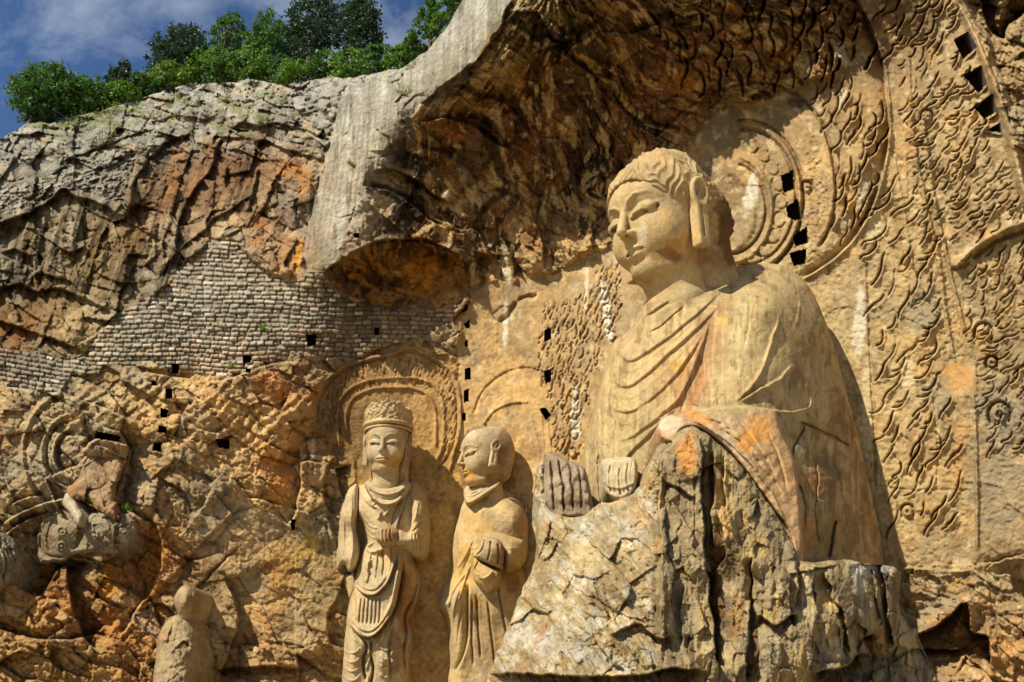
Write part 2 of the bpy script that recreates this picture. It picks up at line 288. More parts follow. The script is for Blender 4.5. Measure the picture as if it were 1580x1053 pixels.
# big broken blocks, lower left
for p, dr, Lr, dl, Ll in [
 ([(150,872),(110,866),(108,910),(128,980),(160,1010)], .0, 10, -1.6, 50),
 ([(-30,965),(0,972),(60,985),(110,985),(150,975),(165,960)], .3, 20, -1.1, 10),
 ([(0,905),(40,900),(70,895),(100,905)], .4, 30, -.4, 14),
 ([(215,800),(240,808),(250,840),(245,890),(215,935),(180,990)], -.9, 40, .3, 16),
 ([(200,950),(250,905),(300,850),(340,810),(380,775)], -.12, 16, .12, 14),
 ([(368,765),(400,770),(440,782),(475,790)], .2, 14, -.4, 10),
 ([(125,700),(145,680),(190,684),(200,700),(190,745),(182,775)], .9, 40, -.7, 14),
 ([(182,775),(215,800),(240,806)], .5, 20, -.5, 8),
 ([(225,745),(260,720),(300,725),(330,745),(300,800)], -.35, 20, .2, 14),
 ([(300,1035),(400,1028),(470,1030)], -.9, 14, .3, 12), ([(346,890),(362,930),(366,965),(350,1010),(338,1053)], .0, 20, -1.0, 40),
 ([(405,680),(440,700),(470,712),(500,715)], .35, 14, -.4, 6),
 ([(258,645),(275,640),(300,660),(330,668),(350,660)], .0, 10, -.6, 10),
 ([(200,570),(260,580),(330,590),(380,575),(430,560),(480,560)], .35, 16, -.5, 8),
 ([(100,610),(150,625),(180,640),(215,655)], .4, 14, -.4, 6),
 ([(466,690),(464,740),(455,790),(440,810)], -.7, 26, .4, 20),
 ([(520,700),(500,740),(505,800),(520,840)], .4, 16, -.2, 14),
 ([(535,880),(524,915),(508,945),(506,975),(515,1000)], .35, 20, -.35, 10),
 ([(590,530),(610,520),(640,520),(700,500)], .0, 10, .12, 14),
]: step(p, dr*.8, Lr, dl*.8, Ll, wob=4, soft=1.6)
for p, w_, d_ in [([(545,150),(538,200),(520,270)], 1.2, -.12), ([(600,130),(625,150),(640,140)], 2, -.2), ([(560,120),(600,128),(630,112)], 2, -.22), ([(500,330),(520,340),(545,330)], 1.2, -.1), ([(650,80),(668,100),(672,130)], 1.4, -.15), ([(700,40),(716,70),(712,100)], 1.2, -.12), ([(575,200),(600,215),(606,238)], 1.6, -.18), ([(620,170),(640,150),(660,150)], 2.2, -.25)]: groove(p, w_, d_, wob=5)
# roof: lip, fissures, hanging masses, side niche
for p, dr, Lr, dl, Ll in [
 ([(792,-5),(765,55),(735,95),(690,128),(652,163)], 0, 20, -.7, 26),
 ([(560,288),(600,292),(632,312),(660,340),(690,356)], .5, 24, -1.3, 22),
 ([(575,262),(610,262),(640,280),(680,310)], -.5, 16, .3, 12),
 ([(640,225),(690,240),(720,262),(740,300),(745,340)], .2, 26, -.6, 22),
 ([(700,130),(740,150),(780,160),(830,220)], .3, 20, -.6, 18),
 ([(640,190),(700,185),(760,215),(800,240)], .5, 18, -.5, 16),
 ([(700,175),(745,190),(775,215)], .3, 10, -.5, 8),
 ([(740,300),(775,300),(815,320),(835,370),(838,415)], .4, 22, -.5, 14),
 ([(835,210),(875,230),(890,280),(892,330)], .4, 14, -.3, 12),
 ([(770,360),(790,400),(790,430)], .4, 12, -.4, 10),
 ([(860,70),(905,110),(955,130),(975,160)], .35, 14, -.35, 10),
 ([(915,110),(930,145),(965,170)], .3, 10, -.3, 8),
 ([(790,15),(830,20),(855,60),(885,65)], -.5, 16, .4, 12),
 ([(800,50),(840,75),(880,60),(900,40)], -.4, 12, .35, 10),
 ([(840,120),(900,60),(980,50),(1060,20)], .3, 18, -.35, 14),
 ([(1010,215),(1050,180),(1078,160)], .25, 10, -.45, 8),
 ([(700,40),(745,60)], 0, 6, 0, 6),
 ([(660,330),(700,350),(740,360),(760,400)], .5, 16, -.4, 14),
]: step(p, dr, Lr, dl, Ll)
step([(500,426),(518,408),(556,383),(600,369),(655,370),(702,390),(724,424),(716,460)], -1.3, 26, .4, 9, wob=4, taper=.06)
s, m = region(P_nich, 6, 4, 3); d = np.hypot((U[s]-620)/105, (V[s]-430)/56); H[s] -= m*1.9*np.sqrt(np.clip(1-d*d, 0, 1)); 
aa = np.arctan2(V[s]-418, U[s]-600); H[s] += m*.16*ridged(U[s]/26+aa*1.2+1.2*fbm(U[s]/30, V[s]/30, 95, 3), V[s]/20, 94, 4)
# joint where the brick and the wall meet, pillar of flow stone etc.
for p, w_, d_ in [([(640,478),(700,470),(722,455)], 2, -.25), ([(780,380),(792,420),(796,440)], 6, .3), ([(540,700),(545,740),(520,780)], 3, .1), ([(412,770),(440,805),(470,820)], 2, -.2), ([(300,910),(330,880),(372,840)], 2, -.2),
                 ([(690,470),(740,440),(735,420)], 5, -.5), ([(770,500),(790,480),(800,462)], 3, -.35), ([(800,462),(830,455)], 3, -.3)]: groove(p, w_, d_, wob=4)
# ---- halo of flames behind the great statue
def ring(cx, cy, rx, ry, a0, a1, w, d, rot=0):
    t = np.radians(np.linspace(a0, a1, 40)); x = rx*np.cos(t); y = ry*np.sin(t); r = math.radians(rot)
    groove(np.c_[cx+x*math.cos(r)-y*math.sin(r), cy+x*math.sin(r)+y*math.cos(r)], w, d, 0, 0, .03)
MB_ = [(1296,-60),(1325,0),(1350,55),(1366,110),(1372,200),(1366,250),(1352,305),(1332,348),(1300,388),(1265,415),(1235,432)]
step(MB_, -.62, 9, .12, 12, wob=1.0, taper=.03, soft=1.6)
groove(MB_, 3.2, .16, 5, 0, .02)
for p, w_, d_ in [
 ([(1400,60),(1408,200),(1425,300),(1448,400),(1462,500),(1475,560),(1500,600),(1506,700),(1508,860)], 3, .12),
 ([(1380,240),(1400,360),(1410,420)], 2.5, .06), ([(1422,170),(1440,300),(1462,400),(1490,520)], 3, .14),
 ([(1338,400),(1342,520),(1348,650),(1350,760)], 2.2, -.10),
 ([(1468,-60),(1490,20),(1520,90),(1548,170),(1572,260),(1590,330)], 9, .45), ([(1480,0),(1512,60),(1540,130),(1562,200)], 2, -.15),
 ([(1090,152),(1110,140),(1150,130),(1190,130),(1222,142),(1250,165),(1272,200),(1284,240),(1290,300),(1280,350),(1262,385)], 2.6, -.28),
 ([(1470,415),(1500,385),(1540,360),(1600,335)], 6, .30), ([(1500,400),(1540,372),(1600,352)], 3, -.2),
 ([(1330,745),(1400,755),(1500,757)], 1.5, -.04), ([(1440,610),(1446,680),(1446,760)], 1.5, -.05)]: groove(p, w_, d_, wob=1.5, taper=.04)
ring(1150, 305, 84, 112, -100, 100, 3, .18); ring(1150, 305, 90, 119, -100, 100, 2.2, -.26); ring(1150, 305, 78, 104, -100, 100, 2, -.2); ring(1128, 322, 62, 82, -80, 95, 3.4, .16); ring(1128, 322, 54, 70, -80, 95, 2.4, -.22)
ring(1120, 325, 40, 60, -90, 90, 9, .18)
for a in range(-70, 80, 17):                                 # petals of the head halo
    t = math.radians(a); x, y = 1135+70*math.cos(t), 315+94*math.sin(t)
    ring(x, y, 10, 12, 0, 320, 1.8, -.10, a)
# flame tongues: S-shaped under-cut strokes
def flames(poly, sx, sy, ln, ang, d, seed, w=1.9, curl=.5, jit=.35):
    P = np.array(poly, float); r = random.Random(seed); x0, y0 = P.min(0); x1, y1 = P.max(0); y = y0; k = 0
    while y < y1:
        x = x0+(k % 2)*sx*.5
        while x < x1:
            cx = x+r.uniform(-jit, jit)*sx; cy = y+r.uniform(-jit, jit)*sy; L_ = ln*r.uniform(.55, 1.3)
            if inside(np.array([cx]), np.array([cy]), P)[0] and r.random() < .9:
                a = math.radians(ang(cx, cy)-125+r.uniform(-12, 12)); ca, sa = math.cos(a), math.sin(a); c = curl*r.uniform(.5, 1.2)
                pts = [[(.30, -.56), (.27, -.28), (.12, -.02), (-.14, .18), (-.27, .38), (-.28, .50)], [(.34, -.58), (.28, -.28), (.16, .04), (-.06, .26), (-.36, .28)], [(.30, -.50), (.15, -.30), (.06, .0), (-.10, .24), (-.30, .42)], [(.10, -.56), (.24, -.34), (.18, -.05), (-.06, .16), (-.30, .24), (-.38, .42)]][r.randrange(4)]
                for kk in range(1+(r.random() < .45)):          # a tongue and the shorter licks running beside it
                    o_ = kk*(5.0+2*r.random()); sc_ = 1-.35*kk; ww = w*r.uniform(.6, 1.05); de = d*r.uniform(.45, 1.25)*(1-.25*kk)
                    q = [(cx+o_*.5+L_*sc_*(px*ca-py*sa), cy-o_*.75+L_*sc_*(px*sa+py*ca)) for px, py in pts]
                    q = crom(q, 3); s_ = win(q, 10); rr_, sd_, t_ = pl_dist(U[s_], V[s_], q); tp = smooth01(t_/.4)*smooth01((1-t_)/.12)
                    a_ = smooth01((sd_*rr_/1.6+1)/2)
                    H[s_] += (-de*2.1*a_*np.exp(-(rr_/ww/1.1)**2)+de*.8*(1-a_)*np.exp(-rr_/3.4))*tp
            x += sx
        y += sy; k += 1
flames([(1385,60),(1450,50),(1490,100),(1520,190),(1570,300),(1580,345),(1500,375),(1440,400),(1410,300),(1395,180)], 21, 16, 26, lambda x, y: 130+14*math.sin(x/37+y/29), .16, 1, 1.6, .5, .3)
flames([(1480,400),(1640,350),(1640,700),(1530,700),(1500,560)], 22, 17, 25, lambda x, y: 130+20*math.sin(x/31+y/37), .13, 2, 1.7, .5, .35)
flames([(1345,300),(1400,260),(1440,400),(1455,560),(1480,720),(1475,830),(1375,830),(1350,620),(1345,430),(1325,400)], 32, 26, 46, lambda x, y: 122+8*math.sin(x/31+y/47), .20, 3, 1.9, .5, .22)
flames([(1235,140),(1300,110),(1366,150),(1366,250),(1330,340),(1280,385),(1292,300),(1282,220)], 23, 21, 36, lambda x, y: 112-.05*(x-1300), .24, 4, 1.9, .5, .25)
flames([(1000,30),(1100,-20),(1240,-40),(1320,30),(1355,100),(1240,140),(1150,125),(1060,150)], 30, 24, 44, lambda x, y: 70+.10*(x-1000), .36, 5, 2.6, .5, .3)
flames([(1340,-60),(1470,-60),(1480,40),(1400,60),(1372,100)], 22, 20, 30, lambda x, y: 120, .20, 6)
flames([(900,150),(1000,120),(1040,180),(930,290),(890,330),(850,300)], 20, 20, 36, lambda x, y: 75, .2, 7)
for cx, cy, r0 in [(1517,515,14),(1542,640,17),(1430,180,9),(1245,290,8),(1530,560,9),(1400,790,10)]:
    ring(cx, cy, r0, r0*1.15, 130, 400, 2.4, -.2); ring(cx, cy, r0*.45, r0*.5, 0, 360, 3, .12)
bead = smooth01(vn(U/2.3, V/2.3, 97)*3)*.02+.03*vn(U/5, V/5, 98)   # dense small scrollwork
H += bead*full([(1400,200),(1425,190),(1460,400),(1490,560),(1460,560),(1425,400)], 3)+1.3*bead*full([(1245,180),(1280,300),(1262,380),(1215,430),(1235,300)], 4)
# ---- halo of the crowned statue
for k, (p, w_, d_) in enumerate([
 ([(486,690),(485,640),(490,610),(507,583),(540,562),(580,552),(608,546),(630,537),(655,546),(685,562),(703,585),(710,620),(710,660),(700,700),(690,730),(664,742)], 2.6, .16),
 ([(491,690),(490,640),(495,614),(511,588),(543,567),(600,552),(630,544),(655,551),(681,567),(698,589),(704,620),(704,660),(694,700),(668,735)], 1.6, -.12),
 ([(524,700),(521,640),(530,610),(560,590),(600,584),(640,584),(670,596),(684,625),(684,680),(672,715)], 2.4, .14),
 ([(536,680),(534,640),(544,616),(570,602),(600,598),(640,600),(662,612),(672,640),(672,690)], 2, .12),
 ([(730,640),(745,605),(775,578),(810,568),(840,575)], 2, -.10), ([(745,655),(760,635),(785,622),(815,620)], 2.2, .10), ([(818,640),(832,700),(826,760),(810,790)], 2, .06),
 ([(838,640),(842,700),(840,760)], 1.6, -.08), ([(843,640),(850,700)], 1.5, .08)]): groove(p, w_, d_, wob=.6, taper=.02)
flames([(492,690),(494,618),(540,565),(630,545),(690,575),(705,620),(700,690),(680,710),(684,640),(668,596),(600,586),(540,600),(524,640),(526,690)], 8.5, 8, 12, lambda x, y: 105 if x > 600 else 75, .085, 8, 1.2, .9, .5)
flames([(830,470),(900,450),(930,480),(925,560),(900,640),(895,780),(850,760),(850,620),(830,580)], 12, 10, 16, lambda x, y: 100, .16, 9, 1.5)
flames([(905,420),(955,400),(960,470),(940,520),(915,520)], 9, 9, 14, lambda x, y: 95, .16, 19, 1.4)
for x, y, r_ in [(930,455,9),(936,478,9),(938,500,9),(944,520,8),(888,610,8),(884,640,8),(886,670,8),(884,700,8),(866,625,6)]: ring(x, y, r_*.8, r_, 0, 330, 1.8, -.14); ring(x, y, 2, 3, 0, 360, 3, .12)
# ---- broken halo on the far left
for rx, ry, w_, d_ in [(78, 96, 3, .22), (71, 88, 2.5, -.12), (48, 60, 3, .2), (40, 50, 2, -.2), (30, 38, 2, .22), (24, 31, 3, -.3)]: ring(112, 700, rx, ry, 95, 262, w_, d_, 0)
s, m = region([(36,700),(40,660),(66,620),(110,612),(150,640),(175,690),(120,770),(60,790),(40,760)], 8, 4, 3); H[s] += .25*m
# stump of the broken head and drapery beside it
for p, dr, Lr, dl, Ll in [([(0,812),(25,795),(60,780),(96,770),(120,772)], .5, 12, -.2, 20), ([(0,830),(35,806),(70,795),(95,800)], .45, 9, -.35, 6), ([(15,780),(40,768),(70,765)], .3, 8, -.3, 6), ([(118,868),(90,880),(60,920),(20,900)], -1.2, 50, 0, 10), ([(5,850),(20,860),(40,845)], -.9, 30, .2, 12)]: step(p, dr, Lr, dl, Ll, wob=2)
# ---- ledge at the right foot
for p, dr, Lr, dl, Ll in [([(1390,985),(1430,975),(1460,955),(1490,930),(1500,975),(1525,985),(1530,1040)], -1.0, 26, .5, 22), ([(1180,1000),(1400,1003),(1500,1000)], -1.0, 16, 0, 10), ([(1370,872),(1400,876),(1480,880),(1520,870),(1600,850)], .35, 30, -.05, 10), ([(1520,880),(1545,862),(1600,860)], .2, 8, -.3, 5),
  ([(1500,-60),(1512,0),(1530,50),(1548,60),(1560,40),(1600,5)], -.2, 10, -1.8, 26)]: step(p, dr, Lr, dl, Ll)
rr = smooth01((V-860)/30)*smooth01((U-1365)/30); H += rr*(.22*f1+.12*f2+.04*f3)
# plaster patch
s, m = region([(1450,560),(1505,553),(1508,610),(1455,615)], 2, 0, 3); H[s] = H[s]*(1-m*.8)+.05*m
# ---------------------------------------------------------------- colour of the stone (stains and beds, plus painted crack shade and lifts where light is dim)
K = .87
def c3(*a):
    c = lin(*a)*K; c[1] = max(c[1], .43*c[0]); c[2] *= .97
    if c[1] < .62*c[0]: c[2] = min(c[2], .45*c[1])
    return c
colpts = [
 # crest and left cliff
 (-200,250,150,146,132),(0,250,150,146,132),(100,200,152,148,130),(200,180,150,145,130),(300,150,160,156,142),(420,140,165,160,148),(500,130,162,158,146),(100,260,150,144,126),(230,230,150,142,122),(150,280,138,132,118),(30,300,150,145,130),
 (130,350,118,92,58),(60,350,120,98,68),(200,370,120,92,55),(180,430,112,94,64),(90,420,124,102,70),(250,380,126,88,50),(240,280,140,104,62),(260,330,130,95,60),(310,240,130,102,70),(330,300,140,104,62),(370,230,136,92,50),(380,270,138,86,40),
 (440,210,138,122,98),(430,160,150,142,126),(480,180,130,122,106),(440,260,160,112,70),(470,270,158,112,72),(430,310,142,116,90),(460,350,134,112,86),(405,340,160,112,80),(400,290,170,130,82),(350,340,190,158,108),(460,400,196,112,44),
 (60,470,124,100,66),(130,500,176,146,98),(30,510,140,92,50),(0,440,110,92,64),(-200,450,130,110,80),
 # slab, lip
 (520,200,176,168,148),(560,200,182,174,154),(500,330,184,172,146),(620,150,160,152,134),(700,60,168,162,146),(760,20,164,158,142),(650,110,165,158,142),(590,230,170,156,128),(560,340,168,150,126),(540,380,165,148,120),(600,290,160,146,120),
 # masonry
 (200,520,146,138,116),(320,450,154,146,126),(400,480,156,146,124),(450,460,160,148,124),(60,570,132,126,108),(540,520,140,116,84),(620,500,128,102,70),(680,490,150,120,82),
 # roof
 (620,220,84,60,36),(680,220,78,54,32),(700,160,110,82,50),(740,130,100,76,46),(790,90,128,100,64),(770,30,118,96,60),(840,60,66,54,38),(900,60,78,60,38),(720,300,104,76,48),(690,270,96,72,46),(660,300,54,42,30),(620,310,48,38,28),
 (780,300,118,86,54),(830,350,110,80,50),(740,400,100,76,50),(870,180,70,50,32),(920,260,64,46,30),(960,150,96,66,40),(1000,100,84,60,38),(1060,60,108,74,44),(1150,60,106,76,46),(1230,60,110,80,50),(1280,100,112,84,54),(1150,150,110,84,54),
 (1120,180,112,88,58),(1040,150,112,72,40),(950,330,84,62,40),(900,330,78,58,38),(1200,0,80,62,42),(1000,0,78,60,42),(1380,40,112,88,58),(1430,40,120,96,64),(1300,-100,80,62,42),(900,-80,80,66,48),
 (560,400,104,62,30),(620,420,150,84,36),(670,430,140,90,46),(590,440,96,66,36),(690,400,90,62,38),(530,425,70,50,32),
 # carved wall
 (1260,220,176,146,98),(1240,380,182,152,102),(1330,200,178,144,94),(1330,330,180,148,98),(1400,200,176,146,98),(1460,200,178,150,104),(1500,300,166,140,98),(1550,400,160,134,92),(1400,400,180,150,100),(1340,480,176,152,108),(1330,560,190,162,112),(1340,700,192,164,110),
 (1420,560,176,148,98),(1400,680,184,152,98),(1460,760,180,148,94),(1540,480,158,132,90),(1540,640,150,128,90),(1560,760,146,124,90),(1540,850,156,132,92),(1440,920,160,136,98),(1540,960,160,122,74),(1580,1050,176,134,82),(1590,150,150,122,82),(1510,60,190,160,116),(1560,230,190,165,120),
 (760,480,190,152,98),(800,540,196,156,98),(870,480,178,146,98),(780,610,208,164,98),(830,660,204,160,94),(720,640,200,158,98),(880,580,176,142,92),(870,720,190,150,96),(700,780,212,168,98),(690,900,208,164,96),(700,1030,206,164,100),(850,780,196,156,98),
 (600,570,196,156,100),(690,600,198,158,102),(540,590,140,104,64),(505,650,134,104,68),(545,680,150,116,74),(700,700,204,162,100),(600,750,200,158,96),(930,430,180,152,108),
 # left lower rock
 (30,640,170,136,88),(90,640,150,132,98),(60,720,150,138,112),(30,760,148,130,98),(150,660,160,142,108),(140,800,148,136,110),(190,830,142,128,102),(170,740,168,112,60),(220,740,150,120,82),(180,610,172,146,102),(250,620,180,142,92),(320,620,200,158,102),(390,600,186,142,92),
 (440,590,168,120,78),(350,650,190,148,98),(420,660,180,140,92),(470,640,170,136,92),(300,700,172,140,94),(380,720,190,150,96),(440,720,196,136,78),(440,760,186,152,104),(250,760,156,132,96),(320,790,150,134,104),(230,830,178,116,58),(250,860,168,112,58),(170,880,120,76,40),(60,920,160,112,62),
 (150,920,150,96,50),(30,1000,172,136,84),(120,1000,150,112,66),(230,920,168,118,66),(300,880,150,122,84),(360,850,160,134,96),(400,900,180,146,92),(440,860,180,144,90),(430,950,184,138,78),(360,960,166,142,108),(490,860,160,136,92),(500,780,150,126,84),(490,920,156,136,96),(530,950,170,144,98),
 (350,1040,150,118,76),(450,1050,160,130,88),(260,1040,150,108,60),(-200,800,150,126,90),(-200,1100,150,120,80),(1700,600,150,126,88),(1700,1100,160,128,84)]
cw = c3
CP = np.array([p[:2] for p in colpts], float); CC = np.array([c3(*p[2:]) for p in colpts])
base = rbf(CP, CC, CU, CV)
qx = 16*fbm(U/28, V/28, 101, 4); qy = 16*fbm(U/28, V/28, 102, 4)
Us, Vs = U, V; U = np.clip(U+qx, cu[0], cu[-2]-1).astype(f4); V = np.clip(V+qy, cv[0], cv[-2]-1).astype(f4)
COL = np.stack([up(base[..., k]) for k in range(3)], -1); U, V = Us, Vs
COL = np.clip(COL, .012, .8)
COL = COL*(1+.95*M_ceil*(1-M_nich)+.5*M_nich-.05*M_wall-.06*M_halo)[..., None]*(1+.38*smooth01((V-560)/60)*smooth01((520-U)/40)+.12*smooth01((V-290)/30)*smooth01((560-V)/40)*smooth01((300-U)/40))[..., None]  # roof, niche and lower left rock lightened to make up for dim light
zz = (smooth01((440-V)/30)*smooth01((540-U)/20)*smooth01((U-200)/40)*.25)[..., None]; COL = COL*(1-zz)+zz*(COL.mean(-1, keepdims=True)*np.array([1.12, 1.0, .80]))
def tint(mask, rgb, a=1.0):
    global COL
    m = np.clip(mask*a, 0, 1)[..., None]; COL = COL*(1-m)+np.array(c3(*rgb))*m
def spot(x, y, rx, ry, rgb, a=.8, rot=0, wob=.5, sd=1):
    r = math.radians(rot); p = np.array([(x-rx*1.6-ry, y-ry*1.6-rx), (x+rx*1.6+ry, y+ry*1.6+rx)]); s = win(p, 4); du = U[s]-x; dv = V[s]-y
    a_, b_ = (du*math.cos(r)+dv*math.sin(r))/rx, (-du*math.sin(r)+dv*math.cos(r))/ry
    d_ = np.hypot(a_, b_)+wob*fbm(U[s]/14, V[s]/14, sd, 4); m = (smooth01((1-d_)*2.2+.3)*a)[..., None]; COL[s] = COL[s]*(1-m)+c3(*rgb)*m
nz = fbm(wu/34, wv/34, 111, 5); nb = fbm(wu/11, wv/11, 112, 4); nv = fbm((U+.12*V)/9, V/90, 113, 4)
rough = np.clip(plain*(1-M_ceil), 0, 1)
low = smooth01((V-540)/40); left = smooth01((740-U)/40)
tint(rough*low*smooth01((nz-.16)*5), (196, 138, 80), .34)          # iron stain
tint(rough*smooth01((q1-.72)*8), (156, 148, 128), .40); tint(rough*smooth01((fbm(wu/16, wv/10, 119, 5)-.24)*7), (92, 70, 48), .55); tint(rough*np.exp(-e1*30)*low, (84, 62, 42), .5)  # last tint paints crack shade into the facet-edge grooves
tint(rough*low*smooth01((fbm(U/50, V/50, 114, 4)-.15)*5), (205, 170, 112), .45)
tint(rough*smooth01((q2-.8)*8), (205, 178, 130), .35)
streak = smooth01((fbm((U+.28*V)/11, V/140, 115, 4)-.08)*5)
br = smooth01((V-285)/30)*smooth01((470-V)/20)*smooth01((300-U)/20)*plain
tint(br*streak, (50, 38, 26), .75); tint(br*smooth01((fbm((U+.28*V)/8, V/120, 116, 4)-.16)*5), (176, 158, 124), .5)
br2 = smooth01((V-205)/20)*smooth01((340-V)/30)*smooth01((U-205)/20)*smooth01((400-U)/20)*plain
tint(br2*smooth01((fbm((U+.3*V)/9, V/110, 117, 4)-.05)*5), (60, 44, 28), .7); tint(br2*smooth01((fbm((U+.3*V)/10, V/130, 118, 4)-.15)*5), (176, 120, 62), .45)
tint(smooth01((300-V)/40)*smooth01((540-U)/20)*plain*smooth01((fbm(U/9, V/6, 171, 5)-.20)*7), (84, 76, 60), .6)
# bedding ribs washed pale by rain on the crest
tint(smooth01((260-V)/60)*smooth01((560-U)/20)*smooth01((nb-.05)*5), (190, 186, 172), .45); tint(M_b3*smooth01((sq_-.5)*4), (182, 176, 160), .5)
# drip streaks on the cut slab, true verticals
vx = (U-790)/(V+1610); sl1 = fbm(vx*900, V/260, 121, 4); sl2 = fbm(vx*330, V/400, 122, 3)
tint(M_slab*smooth01((.6*sl1+.9*sl2)*2.2), (200, 193, 176), .5); tint(M_slab*smooth01((-.6*sl1-.8*sl2-.10)*3.5), (122, 114, 98), .5); tint(M_slab*smooth01((fbm(U/14, V/14, 124, 4)-.12)*4), (146, 138, 120), .4)
spot(459, 400, 4, 30, (206, 118, 40), .9, 12, .3)
# masonry
rgd = smooth01(1-np.abs(U-618-.25*(V-150))/22)*smooth01((215-V)/20); tint(M_slab*smooth01((fbm(U/5, V/60, 127, 3)-.25)*6), (96, 90, 76), .55); tint(M_slab*rgd*smooth01((fbm(U/9, V/7, 125, 4)+.05)*4), (120, 110, 92), .6); tint(M_slab*smooth01((fbm(U/24, V/34, 126, 5)-.08)*4), (150, 140, 118), .5)
COL = COL*(1+M_brick[..., None]*((brk-.5)*.7+.10)[..., None]); gb = COL.mean(-1, keepdims=True); COL = COL+(gb*np.array([1.10, 1.02, .84])-COL)*(.45*M_brick)[..., None]
tint(M_brick*(brk2 > .93)*smooth01((eb-.8)), (214, 204, 180), .7); tint(M_brick*(brk2 < .05), (188, 140, 100), .5); tint(M_brick*smooth01((1.3-eb)/1.2), (84, 74, 56), .75)
tint(M_brick*smooth01((fbm(U/30, V/30, 123, 4)-.1)*5), (120, 112, 92), .4)
# roof: soot, orange beds, pale flakes
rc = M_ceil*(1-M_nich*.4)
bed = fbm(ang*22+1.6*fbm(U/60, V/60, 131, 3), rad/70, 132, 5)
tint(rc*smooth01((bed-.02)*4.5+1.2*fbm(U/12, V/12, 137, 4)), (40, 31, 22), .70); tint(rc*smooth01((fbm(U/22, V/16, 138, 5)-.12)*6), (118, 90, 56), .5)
tint(rc*smooth01((fbm(ang*18+2, rad/55, 133, 4)-.10)*5)*smooth01((fbm(U/70, V/70, 134, 3)+.1)*3), (170, 104, 52), .55)
tint(rc*smooth01((fbm(ang*30, rad/26, 135, 4)-.13)*8), (200, 166, 112), .85)
tint(rc*smooth01((fbm(U/9, V/9, 136, 3)-.42)*10), (200, 180, 140), .6)
for x, y, rx, ry, rot, rgb in [(668,188,42,6,22,(150,98,52)),(690,205,50,7,25,(168,112,60)),(735,165,30,7,32,(178,140,86)),(780,120,34,16,12,(170,136,84)),(800,90,30,10,-10,(160,130,80)),(760,70,14,30,30,(130,104,64)),(935,15,24,13,5,(178,138,76)),
  (880,210,6,24,-28,(190,148,88)),(932,120,30,5,38,(190,152,94)),(905,92,22,5,30,(196,156,98)),(1030,85,20,5,55,(170,138,98)),(815,310,8,38,-22,(196,156,100)),(868,250,5,34,-18,(170,138,90)),(700,305,22,12,20,(186,156,112)),(690,300,10,6,0,(212,196,164)),(735,240,30,40,10,(118,92,62)),
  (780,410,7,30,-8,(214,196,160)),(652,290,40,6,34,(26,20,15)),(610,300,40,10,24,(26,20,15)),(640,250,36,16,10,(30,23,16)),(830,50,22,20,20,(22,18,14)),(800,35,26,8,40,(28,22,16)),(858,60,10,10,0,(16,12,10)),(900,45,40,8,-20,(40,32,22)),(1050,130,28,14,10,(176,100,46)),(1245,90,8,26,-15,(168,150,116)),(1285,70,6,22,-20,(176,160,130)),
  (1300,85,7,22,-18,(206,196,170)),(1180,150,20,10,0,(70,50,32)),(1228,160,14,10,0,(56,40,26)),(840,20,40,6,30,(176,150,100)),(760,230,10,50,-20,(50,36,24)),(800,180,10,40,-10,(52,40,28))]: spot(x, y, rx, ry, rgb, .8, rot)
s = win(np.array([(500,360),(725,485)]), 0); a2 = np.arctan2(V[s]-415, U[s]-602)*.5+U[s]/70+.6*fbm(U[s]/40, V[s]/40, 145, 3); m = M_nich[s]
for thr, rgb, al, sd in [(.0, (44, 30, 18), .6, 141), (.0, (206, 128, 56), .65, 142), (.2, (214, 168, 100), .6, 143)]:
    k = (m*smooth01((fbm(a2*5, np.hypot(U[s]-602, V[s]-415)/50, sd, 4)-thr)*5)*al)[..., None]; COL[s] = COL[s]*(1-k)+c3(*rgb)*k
spot(650, 425, 36, 34, (206, 124, 50), .7)
